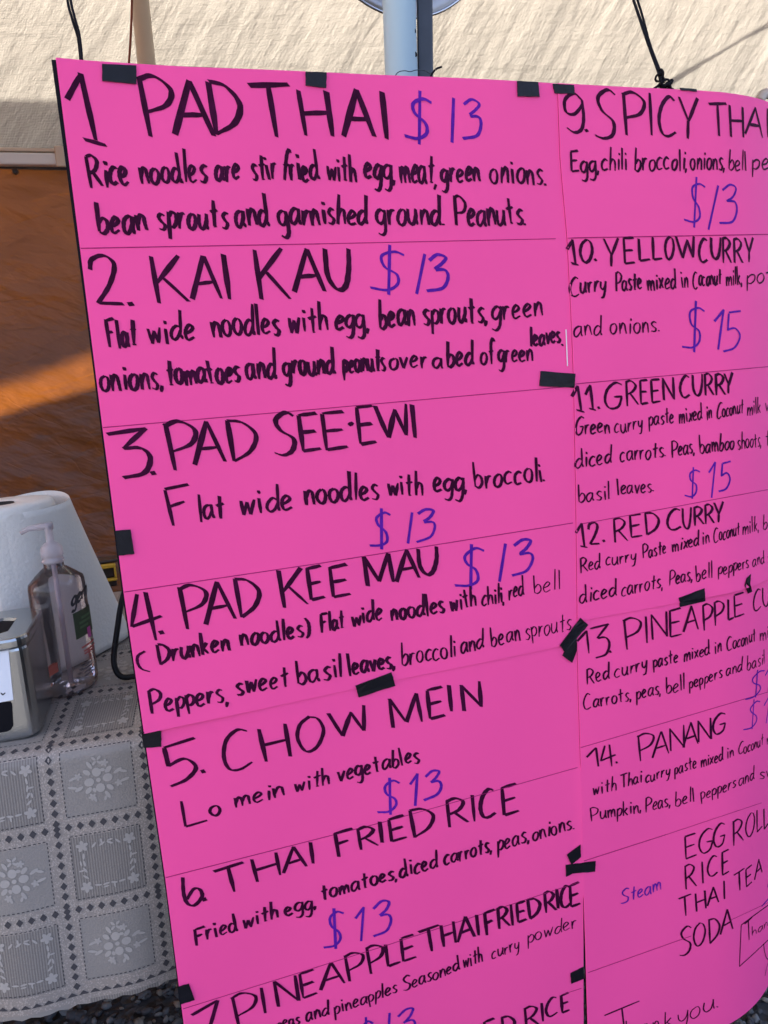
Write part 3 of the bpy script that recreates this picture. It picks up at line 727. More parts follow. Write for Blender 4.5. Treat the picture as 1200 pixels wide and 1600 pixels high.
bm = bmesh.new(); box(bm, (cz.x, yp.y + .03, (cz.z - hh * .5 + ZTAB) / 2), (ww * .9, .05, max(.01, cz.z - hh * .5 - ZTAB)), 0, .003); bmobj('base', bm, M['darkbox'], tool)

# ------------------------------------------------------------------ the menu sign
U0C, KC = .785, 1.9
uL = lambda v: np.interp(v, VL, UL)
LE = [(87.5, 94), (125, 388), (160, 668), (193, 925), (224.5, 1142), (258, 1372), (284, 1577), (300, 1700)]
SE = [(868.5, 131), (873, 250), (884, 374), (890, 500), (893.5, 602), (898, 816), (901, 1008), (905.5, 1198), (908, 1300), (909.5, 1378), (911, 1480), (912, 1600), (912, 1700)]
RE = [(868.5, 131), (873, 250), (884, 374), (890, 500), (893.5, 602), (898, 816), (901, 1008), (905.5, 1198), (907, 1300), (909, 1378), (913, 1480), (917, 1600), (920, 1700)]
def edge(pts):
    q = [atw(*p) for p in pts]; return np.array([a[1] for a in q]), np.array([a[0] for a in q])
VL, UL = edge(LE); VS, US = edge(SE); VR, UR = edge(RE)
VB = 1.376; VSL, VSR = .6945, .6645
def bend(u, v):
    u = np.asarray(u, float); v = np.asarray(v, float)
    w = KC * np.maximum(0, u - U0C) ** 2
    w = np.where(u > 1.0, KC * (1.0 - U0C) ** 2 + 2 * KC * (1.0 - U0C) * (u - 1.0), w)
    return w + .0012 * np.sin(u * 9 + 1) * np.sin(v * 7 + .5) + .0008 * np.sin(u * 23 + v * 11)
def layer(u, v):
    """how far each sheet stands in front of the board"""
    right = u > np.interp(v, VR, UR)
    sp_ = VSR if right else VSL; top = v < sp_
    w = -(.003 if top else .0015) - (.0012 if right else 0)
    if top and not right: w -= .004 * max(0, 1 - u / .16) * max(0, (v - .62) / .0745)
    if top and right: w -= .004 * max(0, min(1, (u - .72) / .1)) * max(0, (v - .59) / .0745)
    if not right and v > 1.0: w += .0008 * max(0, (v - 1.0)) / .3
    return w
def surf(u, v, lift=0.): return W3((u, v, float(bend(u, v)) + layer(u, v) - lift))
def pxuv(x, y):
    w = 0.
    for _ in range(25):
        p = atw(x, y, w); w = .5 * w + .5 * (float(bend(p[0], p[1])) + layer(p[0], p[1]))
    p = atw(x, y, w); return p[0], p[1]
sign = thing('menu_sign', 'large handwritten pink menu sign taped together from four poster sheets', 'sign', (0.56, 0, ZT - VB))
def poster(name, v0, v1, left):
    nv_ = 60; nu = 70; vs = []
    for j in range(nv_):
        v = v0 + (v1 - v0) * j / (nv_ - 1)
        a, b = (float(np.interp(v, VL, UL)), float(np.interp(v, VS, US))) if left else (float(np.interp(v, VR, UR)) + 1e-5, float(np.interp(v, VR, UR)) + .5)
        if left: b -= 1e-5
        for i in range(nu):
            u = a + (b - a) * i / (nu - 1); vv = v
            if j == 0 and v0 == 0: vv = float(np.interp(u, [0, .03, .13, .4, .76, .82, 1.1], [-.002, -.001, .0004, -.0015, -.001, 0, 0]))
            vs.append(surf(u, min(vv, v1 - 1e-4) if v1 < .7 else max(vv, (VSL if left else VSR) + 1e-4)))
    fs = [q[::-1] for q in gridfaces(nu, nv_)]; sm_ = [True] * len(fs)
    rim = list(range(nu)) + [j * nu + nu - 1 for j in range(1, nv_)] + [(nv_ - 1) * nu + i for i in range(nu - 2, -1, -1)] + [j * nu for j in range(nv_ - 2, 0, -1)]
    b = len(vs); back = Vector((0, .0006, 0))                    # cut edge and back face have vertices of their own
    vs += [Vector(vs[i]) for i in rim] + [Vector(vs[i]) + back for i in rim]; n = len(rim)
    fs += [(b + k, b + (k + 1) % n, b + n + (k + 1) % n, b + n + k) for k in range(n)]; sm_ += [False] * n
    c = len(vs); vs += [Vector(vs[i]) + back for i in range(nu * nv_)]; fs += [[c + i for i in q] for q in gridfaces(nu, nv_)]; sm_ += [True] * (len(fs) - len(sm_))
    o = obj(name, vs, fs, M['pink'], sign); o.data.polygons.foreach_set('use_smooth', sm_)
    return o
PA = poster('poster_sheet', 0, VSL, True); PB = poster('poster_sheet', VSL + 1e-4, VB, True)
PC = poster('poster_sheet', 0, VSR, False); PD = poster('poster_sheet', VSR + 1e-4, VB, False)
for a, l_ in ((PA, 'pink sheet with dishes 1 to 4'), (PB, 'pink sheet with dishes 5 to 8'), (PC, 'pink sheet with dishes 9 to 12'), (PD, 'pink sheet with dishes 13, 14 and drinks')): a['label'] = l_
# dark backing boards
def backing(u0f, u1f, v0, v1):
    nv_, nu = 24, 40; vs = []
    for off in (.0015, .0075):
        for j in range(nv_):
            v = v0 + (v1 - v0) * j / (nv_ - 1); a, b = u0f(v), u1f(v)
            for i in range(nu):
                u = a + (b - a) * i / (nu - 1); vs.append(W3((u, v, float(bend(u, v)) + off)))
    n = nv_ * nu; fs = [tuple(q) for q in gridfaces(nu, nv_)] + [tuple(n + i for i in q)[::-1] for q in gridfaces(nu, nv_)]
    rim = [i for i in range(nu)] + [j * nu + nu - 1 for j in range(1, nv_)] + [(nv_ - 1) * nu + i for i in range(nu - 2, -1, -1)] + [j * nu for j in range(nv_ - 2, 0, -1)]
    for k in range(len(rim)):
        a, b = rim[k], rim[(k + 1) % len(rim)]; fs.append((b, a, n + a, n + b))
    return obj('backing_board', vs, fs, M['board'], sign)
backing(lambda v: float(np.interp(v, VL, UL)) - float(np.interp(v, [0, .25, 1], [.0042, .002, .0012])), lambda v: float(np.interp(v, VS, US)) - .004, -.0015, VB - .004)
backing(lambda v: float(np.interp(v, VR, UR)) + .004, lambda v: float(np.interp(v, VR, UR)) + .49, .004, VB - .006)
# tape
TAPES = [[(159.5, 100.5), (213, 103), (213, 132), (160, 127)], [(477, 112.5), (510, 114), (509, 138), (477, 134)], [(807, 127.5), (840, 129), (842, 152), (808, 151)],
         [(863, 131.5), (896, 133.5), (897, 147), (866, 146)], [(844, 580), (850, 580), (898, 584), (896, 606), (842, 603)], [(180, 829), (204, 827), (210, 865), (184.5, 868)],
         [(220.5, 1144), (245, 1141), (252, 1142), (252, 1166), (225, 1168)], [(555, 1071), (611, 1050), (617, 1071), (560, 1089)],
         [(874, 1008), (906, 965), (918, 976), (900, 997), (900, 1016), (893, 1035), (886, 1030), (878, 1024), (881, 1018)], [(1060, 934), (1100, 919), (1101, 939), (1062, 948)],
         [(1163, 914), (1166, 903), (1172, 897), (1171, 912), (1174, 924), (1168, 927)], [(885, 1335), (906, 1319), (906.5, 1338), (892, 1350)],
         [(883.5, 1351), (930, 1345), (929, 1361), (894, 1364), (884, 1369)], [(891, 1520), (911, 1510), (911.5, 1528), (892, 1536)], [(277, 1541), (295, 1536), (304, 1561), (281, 1568)],
         [(1061, 137.8), (1087, 139.6), (1088, 143.5), (1063, 141)]]
for i, poly in enumerate(TAPES):
    pts = []
    for k in range(len(poly)):
        a, b = np.array(poly[k]), np.array(poly[(k + 1) % len(poly)])
        for s_ in np.linspace(0, 1, 7)[:-1]: pts.append(a + (b - a) * s_ + (rng.normal(scale=.18, size=2) if s_ > 0 else 0))
    n = len(pts); c0 = np.mean(np.array(poly), axis=0); vs = []
    L_ = .0016 + .0002 * (i % 3)
    for lf, sc_ in ((L_, 1), (L_ - .0011, 1)):
        for q in pts: vs.append(surf(*pxuv(*q), lf))
    fs = [tuple(range(n)), *[((k + 1) % n, k, n + k, n + (k + 1) % n) for k in range(n)]]
    o = obj('tape_strip', vs, fs, M['tape'], sign)
# white paper edge showing in the seam
def ribbon_px(pts, wd_px, lift):
    vs = []
    for i, p in enumerate(pts):
        a, b = np.array(pts[max(i - 1, 0)]), np.array(pts[min(i + 1, len(pts) - 1)]); d = (b - a) / np.linalg.norm(b - a); n_ = np.array([-d[1], d[0]]) * wd_px / 2
        for s_ in (1, -1): vs.append(surf(*pxuv(*(np.array(p) + n_ * s_)), lift))
    return vs, [(2 * i, 2 * i + 1, 2 * i + 3, 2 * i + 2) for i in range(len(pts) - 1)]
obj('white_edge', *ribbon_px([(883.6, 515), (884.6, 540), (885.8, 572)], 1.6, .0012), M['edge'], PC)

# ------------------------------------------------------------------ handwriting
GL = {}
def g(ch, *st): GL[ch] = [(s[0], [tuple(map(float, q.split(','))) for q in s[1:].split()]) for s in st]
g('a', 'C.78,.86 .5,1 .15,.8 .05,.4 .2,.05 .5,.12 .76,.6', 'L.78,1 .80,.3 .92,0')
g('b', 'L.05,1.8 .08,.12', 'C.08,.14 .4,0 .72,.3 .68,.75 .4,.95 .12,.62')
g('c', 'C.7,.85 .45,1 .12,.75 .05,.35 .25,.02 .72,.14')
g('d', 'C.75,.8 .45,.95 .12,.7 .05,.3 .25,.03 .55,.15 .78,.6', 'L.78,1.8 .8,.3 .9,0')
g('e', 'C.08,.45 .45,.55 .66,.78 .45,1 .16,.8 .05,.4 .25,.02 .75,.16')
g('f', 'C.68,1.62 .48,1.8 .28,1.5 .26,.8 .26,0', 'L.0,.93 .56,1.02')
g('g', 'C.75,.85 .45,1 .12,.75 .08,.35 .3,.1 .6,.25 .77,.75', 'C.79,1 .8,.3 .75,-.4 .5,-.68 .1,-.55')
g('h', 'L.06,1.8 .09,0', 'C.09,.45 .32,.95 .6,.88 .7,.5 .76,0')
g('i', 'L.08,1 .14,0', 'L.06,1.42 .12,1.28')
g('k', 'L.06,1.8 .09,0', 'L.62,.98 .1,.42', 'L.22,.55 .7,0')
g('l', 'L.06,1.8 .11,0')
g('m', 'L.06,1 .11,0', 'C.11,.45 .3,.95 .48,.9 .55,.5 .58,0', 'C.58,.45 .8,.95 1.0,.9 1.08,.5 1.13,0')
g('n', 'L.05,1 .11,0', 'C.11,.45 .35,.98 .6,.88 .68,.45 .76,0')
g('o', 'O.45,1 .14,.82 .05,.4 .28,.02 .62,.12 .77,.55 .66,.9 .45,1')
g('p', 'L.06,1 .09,-.62', 'C.08,.72 .35,1 .68,.85 .68,.4 .4,.1 .1,.22')
g('r', 'L.05,1 .1,0', 'C.1,.45 .28,.9 .58,.95')
g('s', 'C.62,.9 .35,1.02 .1,.8 .3,.53 .58,.3 .42,.02 .03,.08')
g('t', 'L.28,1.55 .31,.1 .42,0', 'L-.06,.98 .64,1.10')
g('u', 'C.06,1 .06,.4 .25,.03 .55,.15 .73,.6 .75,1', 'L.75,1 .77,.3 .86,0')
g('v', 'L.03,1 .35,0 .7,1')
g('w', 'L.03,1 .22,0 .48,.85 .72,0 .98,1')
g('x', 'L.05,1 .65,0', 'L.66,1 .03,0')
g('y', 'C.06,1 .08,.5 .3,.22 .58,.42 .7,1', 'C.71,1 .68,.2 .55,-.5 .22,-.65')
g(',', 'L.12,.12 .02,-.3'); g('.', 'L.03,.12 .1,-.02'); g('-', 'L.0,.42 .8,.52')
g('(', 'C.4,1.5 .12,1.1 .05,.5 .15,0 .45,-.25'); g(')', 'C.05,1.6 .35,1.1 .38,.5 .25,0 .0,-.25')
g('A', 'L.0,0 .47,1', 'L.47,1 .9,0', 'L.2,.36 .72,.38')
g('C', 'C.85,.9 .55,1 .18,.78 .02,.4 .18,.06 .5,-.01 .9,.1')
g('D', 'L.05,1 .13,0', 'C.05,1 .5,.93 .86,.6 .66,.22 .13,0')
g('E', 'L.76,1 .05,.98', 'L.05,.98 .1,0', 'L.1,.0 .82,.03', 'L.08,.5 .68,.52')
g('F', 'L.85,1 .05,.96', 'L.05,.97 .14,0', 'L.08,.52 .62,.56')
g('G', 'C.82,.9 .52,1 .14,.75 .03,.35 .25,.02 .65,.08 .82,.42', 'L.84,.44 .45,.44')
g('H', 'L.04,1 .14,0', 'L.8,1 .88,0', 'L.08,.5 .84,.53')
g('I', 'L.1,1 .2,0'); g('K', 'L.04,1 .12,0', 'L.82,1 .1,.42', 'L.3,.56 .95,0')
g('L', 'L.04,1 .1,0', 'L.1,0 .85,.05')
g('M', 'L.1,0 .05,1', 'L.05,1 .5,.1', 'L.5,.1 .86,1', 'L.86,1 .97,0')
g('N', 'L.1,0 .05,1', 'L.05,1 .82,.02', 'L.82,0 .8,1')
g('O', 'O.5,1 .16,.82 .02,.42 .28,.0 .68,.08 .92,.5 .78,.88 .5,1')
g('P', 'L.05,.98 .16,0', 'C.0,.94 .42,1.0 .88,.8 .72,.52 .14,.4')
g('R', 'L.05,1 .1,0', 'C.03,.96 .4,1 .74,.8 .52,.56 .1,.46', 'L.3,.52 .9,0')
g('S', 'C.85,.9 .55,1 .15,.84 .3,.58 .76,.34 .7,.08 .35,-.02 .0,.04')
g('T', 'L.0,.96 .95,1', 'L.46,.99 .55,0'); g('U', 'C.03,1 .06,.35 .33,.0 .64,.06 .82,.5 .86,1')
g('W', 'L.0,1 .32,0', 'L.32,0 .56,.85', 'L.56,.85 .84,.02', 'L.84,.02 .9,1')
g('Y', 'L.0,1 .46,.42', 'L.92,1 .46,.4', 'L.46,.42 .42,0')
g('$', 'C1,.80 .72,.88 .38,.78 .42,.58 .72,.40 .74,.2 .45,.1 .0,.14', 'L.60,1.0 .50,.0')
g('|', 'L.9,1 .1,0'); g('!', 'L.0,.72 .75,1', 'L.75,1 .3,0')
g('1', 'L.0,.62 .42,1', 'L.42,1 .6,.03', 'L.28,.05 .85,-.04')
g('^', 'L.0,.62 .55,1', 'L.55,1 .65,.0')
g('0', 'O.5,1 .16,.8 .02,.4 .3,.0 .68,.1 .9,.52 .78,.88 .5,1'); g('2', 'C.02,.72 .12,.94 .5,1 .76,.8 .55,.4 .15,.03', 'L.15,.03 .9,.0')
g('3', 'L.0,.95 .88,1', 'L.88,1 .32,.62', 'C.32,.62 .72,.58 .9,.36 .72,.06 .22,.0')
g('³', 'C.18,.86 .55,1 .88,.92 .72,.74 .42,.60', 'C.42,.60 .82,.56 .92,.36 .68,.08 .05,.02')
g('4', 'L.28,1 .0,.36', 'L.0,.36 .95,.46', 'L.56,1 .68,0'); g('5', 'L.95,1 .05,.92', 'L.05,.92 .12,.48', 'C.12,.48 .6,.58 .9,.32 .6,.1 .1,.0')
g('⁵', 'L1,1 .32,.95', 'L.32,.95 .22,.52', 'C.22,.52 .66,.58 .95,.34 .62,.08 .0,.0')
g('6', 'C.06,1 .02,.5 .12,.12 .45,.0 .85,.2 .8,.46 .5,.52 .12,.26'); g('7', 'L.0,.78 .9,1', 'L.9,1 .45,0')
g('9', 'O.88,.82 .5,1 .06,.82 .1,.52 .5,.46 .86,.7 .88,.84', 'C.88,.84 .94,.4 .84,.08 .5,.0 .12,.12')
CAPS = set('ACDEFGHIKLMNOPRSTUWY0123456789$')
NIB = R_(-30)
cnt = [0]
NOW = [1.]
class Pen:
    def __init__(s): s.V = []; s.F = []
    def stroke(s, pts, wd, nibf=.62, fit=None):
        """pts: sign coordinates (u, v); wd: stroke width in metres; a chisel tip drawn along the path"""
        pts = [np.asarray(p, float) for p in pts]
        if len(pts) == 2: pts = [pts[0] + (pts[1] - pts[0]) * k / 5 for k in range(6)]
        nv = np.array([math.cos(NIB), -math.sin(NIB)]); cnt[0] += 1
        lift = .00035 + .00001 * (cnt[0] % 37); b = len(s.V); n = len(pts); w0 = rng.uniform(.88, 1.12); tp0, tp1 = rng.uniform(0, .25), rng.uniform(.1, .55)
        for i, p in enumerate(pts):
            d = pts[min(i + 1, n - 1)] - pts[max(i - 1, 0)]; L = np.linalg.norm(d)
            d = d / L if L > 0 else np.array([1., 0]); no = np.array([-d[1], d[0]])
            k = float(no @ nv); kk = max(-1, min(1, k * 4))
            tw = w0 * (1 + .07 * math.sin(i * 1.7 + cnt[0]))
            if nibf > .5 and n > 2: tw *= 1 - tp0 * max(0, 1 - i / (n * .22)) - tp1 * max(0, 1 - (n - 1 - i) / (n * .30))
            off = no * wd * (1 - nibf) / 2 * tw + nv * wd * nibf / 2 * kk * tw
            for q in (p + off, p - off): s.V.append(surf(q[0], q[1], lift))
        for i in range(n - 1): s.F.append((b + 2 * i, b + 2 * i + 1, b + 2 * i + 3, b + 2 * i + 2))
    def glyph(s, ch, u0, v0, ux, uy, wd, nibf=.62, jit=.03, sx=1.):
        """u0, v0 baseline origin; ux, uy vectors (in sign coordinates) of one glyph unit across and up"""
        jx, jy = rng.uniform(-jit, jit, 2)
        for kind, ps in GL[ch]:
            q = [(np.array([x, 1 + (y - 1) * (1 + 2 * (NOW[0] - 1)) if (y > 1.3 and ch in 'bdfhklit') else y]) + rng.uniform(-jit, jit, 2) * .8 + (jx, jy)) for x, y in ps]
            if kind == 'O': q[-1] = q[0] + rng.uniform(-jit, jit, 2)
            pts = [np.array([u0, v0]) + ux * (a[0] * sx) + uy * a[1] for a in q]
            if kind in 'CO': s.stroke(catmull(pts, 7), wd, nibf)
            else:
                for a, b_ in zip(pts[:-1], pts[1:]): s.stroke([a, b_], wd, nibf)
def ext(ch):
    xs = [x for _, ps in GL[ch] for x, _ in ps]; return min(xs), max(xs)
def pxm(x, y):          # metres per pixel there
    u, v = pxuv(x, y); return depth((u, v, float(bend(u, v)))) / F
def letters(pen, data, wd, nibf=.62, jit=.018):
    """data: (char, x0, x1, ytop, ybase) boxes in the sign picture"""
    for ch, x0, x1, yt, yb in data:
        h = wd * .30; xm = (x0 + x1) / 2
        a = pxuv(x0 + h, (yt + yb) / 2); b = pxuv(max(x1 - h, x0 + h + .5), (yt + yb) / 2); t_ = pxuv(xm, yt + h * .7); m_ = pxuv(xm, yb - h * .7)
        e0, e1 = ext(ch); k = (b[0] - a[0]) / max(.12, e1 - e0); H = m_[1] - t_[1]
        if ch in 'I': k = H * .35; a = (pxuv(xm, yb)[0] - k * (e0 + e1) / 2 + e0 * k, 0)
        pen.glyph(ch, a[0] - e0 * k, m_[1], np.array([k, 0.]), np.array([0., -H]), wd * pxm(xm, yb), nibf, jit)
def word(pen, txt, x0, y0, x1, y1, xh, wd, nibf=.52, jit=.032, capk=1.80):
    """one handwritten word between two baseline points; xh: height of an x there"""
    gap = .30; pos = []; x = 0.; wd = wd * .84; xh = xh * .90; NOW[0] = 1.10
    for i, ch in enumerate(txt):
        e0, e1 = ext(ch); k = 1.25 if ch in CAPS else 1.
        sp_ = .24 if ch in ',.' else gap + (.10 if ch in 'li' or txt[i - 1] in 'li' else 0)
        if i: x += sp_
        pos.append((ch, x, k, e0)); x += (e1 - e0) * k
    tot = max(x, .15); h = min(wd * .6 + .6, (x1 - x0) * .2)
    a = np.array(pxuv(x0 + h, y0)); b = np.array(pxuv(x1 - h, y1)); xd = (b - a) / tot
    mp = pxm((x0 + x1) / 2, (y0 + y1) / 2)
    for ch, px_, k, e0 in pos:
        o = a + xd * px_; H = xh * mp * (capk if ch in CAPS else 1.) * rng.uniform(.94, 1.06)
        k *= rng.uniform(.95, 1.08); sl_ = rng.normal(.03, .05)    # every letter leans, sits and stretches a little differently
        bo = H * rng.normal(0, .045)
        pen.glyph(ch, o[0] - e0 * k * xd[0], o[1] - e0 * k * xd[1] + bo, xd * k + np.array([0., H * rng.normal(0, .03)]), np.array([H * sl_, -H]), wd * mp, nibf, jit)
def flush(pen, name, mat, parent): return obj(name, pen.V, pen.F, mat, parent)
def words(pen, rows):
    for r in rows: word(pen, *r)
def dots(pen, pts, wd):
    for x, y in pts:
        a = pxuv(x - wd * .2, y - wd * .35); b = pxuv(x + wd * .25, y + wd * .35); pen.stroke([a, b], wd * pxm(x, y), .4)

def dish(sheet_, head=None, dot=None, hw=9, body=None, price=None, pw=5):
    if head:
        k = 0
        while head[k][0] in '0123456789^': k += 1
        if k:
            p = Pen(); letters(p, head[:k], hw)
            if dot: dots(p, dot, hw)
            flush(p, 'number_lettering', M['ink'], sheet_)
        run = [head[k]]
        for a in head[k + 1:] + [None]:                          # well separated words are pieces of their own
            if a is None or a[1] - run[-1][2] > min(24, .45 * sum(q[2] - q[1] for q in head[k:]) / len(head[k:])):
                p = Pen(); letters(p, run, hw); flush(p, 'heading_lettering', M['ink'], sheet_); run = []
            run.append(a)
    if body:
        p = Pen(); words(p, body); flush(p, 'description_lettering', M['ink'], sheet_)
    if price:
        p = Pen(); letters(p, [('⁵' if a[0] == '5' else a[0], *a[1:]) for a in price], pw, .42, .03); flush(p, 'price_lettering', M['purple'], sheet_)
B1 = 7.6
dish(PA, [('1', 103, 161, 113, 225), ('P', 217, 272, 119, 217), ('A', 264, 331, 124, 214), ('D', 327, 378, 126, 212), ('T', 390, 459, 130, 217), ('H', 465, 519, 139, 215), ('A', 531, 585, 140, 216), ('I', 600, 606, 142, 221)], None, 10,
     [('Rice', 137, 294, 206, 290, 29, B1 + .6), ('noodles', 217, 288, 327, 284, 27, B1), ('are', 334, 284, 378, 281, 25, B1), ('stir', 391, 282, 436, 281, 25, 7), ('fried', 437, 281, 502, 281, 26, 7.4), ('with', 508, 282, 560, 283, 24, 6.6),
      ('egg,', 566, 281, 620, 283, 25, 7.4), ('meat', 623, 286, 681, 287, 28, 7), (',', 678, 288, 685, 290, 26, 6), ('green', 686, 284, 754, 284, 22, 6.8), ('onions.', 763, 286, 856, 289, 24, 6.2),
      ('bean', 150, 365, 235, 362, 28, 9), ('sprouts', 245, 359, 361, 357, 27, 8), ('and', 365, 356, 425, 354, 27, B1), ('garnished', 433, 353, 578, 351, 25, 8), ('ground.', 586, 352, 697, 351, 26, 7.4), ('Peanuts.', 706, 354, 824, 351, 26, 7)],
     [('$', 628, 678, 144, 228), ('|', 702, 712, 150, 222), ('³', 721, 754, 155, 219)], 5.6)
dish(PA, [('2', 140, 191, 397, 477), ('K', 238, 294, 397, 474), ('A', 294, 345, 397, 468), ('I', 350, 364, 395, 468), ('K', 398, 453, 388, 470), ('A', 453, 507, 386, 457), ('U', 507, 549, 387, 454)], [(204, 475)], 9,
     [('Flat', 166, 543, 218, 541, 26, 8), ('wide', 230, 537, 308, 530, 26, 7), ('noodles', 329, 527, 441, 522, 27, 7.6), ('with', 448, 519, 515, 516, 25, 7), ('egg,', 520, 515, 579, 514, 24, 7.6), ('bean', 589, 513, 653, 509, 25, 7.4),
      ('sprouts,', 658, 508, 764, 503, 25, 7.2), ('green', 765, 502, 851, 494, 23, 6.4),
      ('onions,', 154, 611, 258, 606, 27, 7.4), ('tomatoes', 258, 603, 379, 597, 25, 8), ('and', 382, 594, 436, 591, 26, 8), ('ground', 440, 588, 526, 584, 24, 8), ('peanuts', 533, 582, 606, 578, 22, 7.2), ('over', 605, 577, 671, 574, 20, 6.6),
      ('a', 673, 575, 694, 575, 18, 6), ('bed', 695, 574, 744, 570, 23, 7), ('of', 748, 569, 776, 567, 21, 6), ('green', 775, 567, 835, 564, 20, 6), ('leaves', 826, 541, 879, 536, 18, 6.4), ('.', 877, 540, 881, 541, 18, 5)],
     [('$', 574, 635, 383, 463), ('|', 647, 667, 394, 460), ('³', 665, 702, 395, 455)], 5.6)
dish(PA, [('3', 170, 238, 670, 748), ('P', 257, 310, 657, 737), ('A', 299, 352, 657, 727), ('D', 356, 403, 653, 721), ('S', 423, 463, 643, 712), ('E', 466, 501, 645, 706), ('E', 503, 544, 641, 703), ('-', 542, 554, 640, 682), ('E', 557, 589, 633, 695), ('W', 585, 638, 631, 686), ('I', 642, 654, 630, 686)], [(239, 739)], 8.6,
     [('F', 265, 826, 307, 820, 38, 7.4), ('lat', 309, 815, 354, 811, 25, 7), ('wide', 373, 804, 461, 796, 25, 7), ('noodles', 473, 789, 596, 779, 25, 7.4), ('with', 603, 776, 664, 773, 23, 6.6), ('egg,', 674, 770, 732, 767, 23, 7.2), ('broccoli.', 739, 763, 854, 752, 23, 5.8)],
     [('$', 573, 612, 791, 859), ('|', 634, 647, 799, 849), ('³', 647, 680, 793, 845)], 5)
dish(PA, [('4', 202, 256, 922, 1003), ('P', 279, 326, 912, 984), ('A', 315, 367, 907, 974), ('D', 368, 408, 900, 964), ('K', 436, 482, 886, 948), ('E', 480, 508, 884, 938), ('E', 515, 549, 881, 932), ('M', 567, 615, 865, 915), ('A', 614, 655, 856, 907), ('U', 651, 685, 854, 899)], [(252, 988)], 8,
     [('(', 212, 1044, 236, 1044, 22, 6), ('Drunken', 245, 1036, 362, 1016, 21, 7.2), ('noodles)', 373, 1010, 488, 993, 20, 7), ('Flat', 498, 989, 541, 981, 19, 6.6), ('wide', 547, 979, 601, 968, 20, 6.6), ('noodles', 608, 970, 698, 957, 20, 7), ('with', 701, 956, 747, 946, 19, 6),
      ('chili,', 750, 947, 790, 941, 18, 5.4), ('red', 792, 937, 821, 930, 18, 4.2), ('bell', 832, 928, 876, 920, 18, 3.2),
      ('Peppers,', 231, 1114, 359, 1097, 22, 6.6), ('sweet', 367, 1087, 454, 1073, 21, 6.6), ('basil', 462, 1070, 537, 1058, 22, 6.6), ('leaves,', 542, 1056, 620, 1043, 21, 7.2), ('broccoli', 625, 1041, 714, 1025, 20, 4.6), ('and', 717, 1022, 758, 1013, 19, 4.8), ('bean', 766, 1010, 815, 1001, 19, 4), ('sprouts', 819, 999, 894, 984, 19, 3.2)],
     [('$', 707, 757, 848, 921), ('|', 777, 793, 846, 908), ('³', 797, 833, 840, 897)], 5.4)
dish(PB, [('5', 256, 310, 1155, 1226), ('C', 345, 393, 1138, 1204), ('H', 404, 453, 1132, 1188), ('O', 462, 508, 1117, 1173), ('W', 510, 572, 1106, 1150), ('M', 606, 659, 1085, 1134), ('E', 666, 696, 1074, 1123), ('I', 701, 709, 1068, 1113), ('N', 719, 753, 1065, 1109)], [(317, 1205)], 7.6,
     [('L', 284, 1289, 328, 1281, 25, 6), ('o', 326, 1276, 348, 1274, 20, 6), ('mein', 365, 1262, 447, 1243, 18, 6), ('with', 458, 1239, 518, 1224, 17, 5.8), ('vegetables', 525, 1221, 659, 1190, 18, 6)],
     [('$', 587, 629, 1214, 1274), ('!', 640, 656, 1210, 1262), ('³', 660, 691, 1205, 1249)], 4.8)
dish(PB, [('6', 284, 316, 1366, 1417), ('T', 333, 385, 1351, 1397), ('H', 392, 438, 1335, 1376), ('A', 439, 480, 1320, 1360), ('I', 483, 495, 1313, 1351), ('F', 522, 554, 1296, 1338), ('R', 557, 591, 1289, 1326), ('I', 591, 602, 1281, 1318), ('E', 606, 636, 1275, 1314), ('D', 640, 679, 1260, 1307), ('R', 696, 732, 1245, 1291), ('I', 737, 745, 1239, 1285), ('C', 748, 775, 1232, 1279), ('E', 783, 812, 1225, 1273)], [(319, 1405)], 7.2,
     [('Fried', 301, 1474, 375, 1454, 18, 6.2), ('with', 377, 1450, 438, 1433, 17, 5.8), ('egg,', 443, 1430, 496, 1418, 17, 6), ('tomatoes,', 499, 1407, 623, 1373, 17, 6), ('diced', 622, 1371, 687, 1355, 18, 5.8), ('carrots,', 691, 1352, 771, 1330, 17, 5.6), ('peas,', 775, 1330, 829, 1314, 18, 5.4), ('onions.', 829, 1315, 899, 1295, 17, 4.8)],
     [('$', 503, 541, 1418, 1485), ('!', 555, 572, 1416, 1472), ('³', 580, 613, 1409, 1462)], 4.6)
dish(PB, [('7', 299, 346, 1566, 1614), ('P', 361, 403, 1548, 1606), ('I', 409, 419, 1540, 1584), ('N', 427, 466, 1526, 1570), ('E', 468, 496, 1516, 1558), ('A', 497, 540, 1502, 1543), ('P', 537, 570, 1486, 1532), ('P', 571, 601, 1474, 1520), ('L', 602, 627, 1471, 1509), ('E', 626, 651, 1460, 1500), ('T', 653, 689, 1448, 1489), ('H', 688, 713, 1440, 1478), ('A', 712, 743, 1430, 1469), ('I', 743, 751, 1427, 1463), ('F', 756, 776, 1421, 1460), ('R', 776, 798, 1414, 1450), ('I', 797, 804, 1411, 1447), ('E', 806, 824, 1407, 1440), ('D', 823, 845, 1401, 1435), ('R', 849, 870, 1391, 1426), ('I', 868, 875, 1387, 1421), ('C', 874, 893, 1383, 1418), ('E', 889, 908, 1379, 1416)], None, 6.4,
     [('peas', 432, 1609, 471, 1598, 13, 4.4), ('and', 476, 1598, 516, 1585, 16, 4.6), ('pineapples', 521, 1585, 623, 1550, 15, 4.2), ('Seasoned', 627, 1549, 720, 1515, 15, 4.4), ('with', 722, 1513, 756, 1502, 16, 3.8), ('curry', 766, 1499, 813, 1483, 14, 3.2), ('powder', 823, 1474, 902, 1448, 15, 2.8)],
     [('$', 556, 586, 1588, 1652), ('|', 603, 612, 1583, 1636), ('³', 618, 650, 1574, 1626)], 4.2)
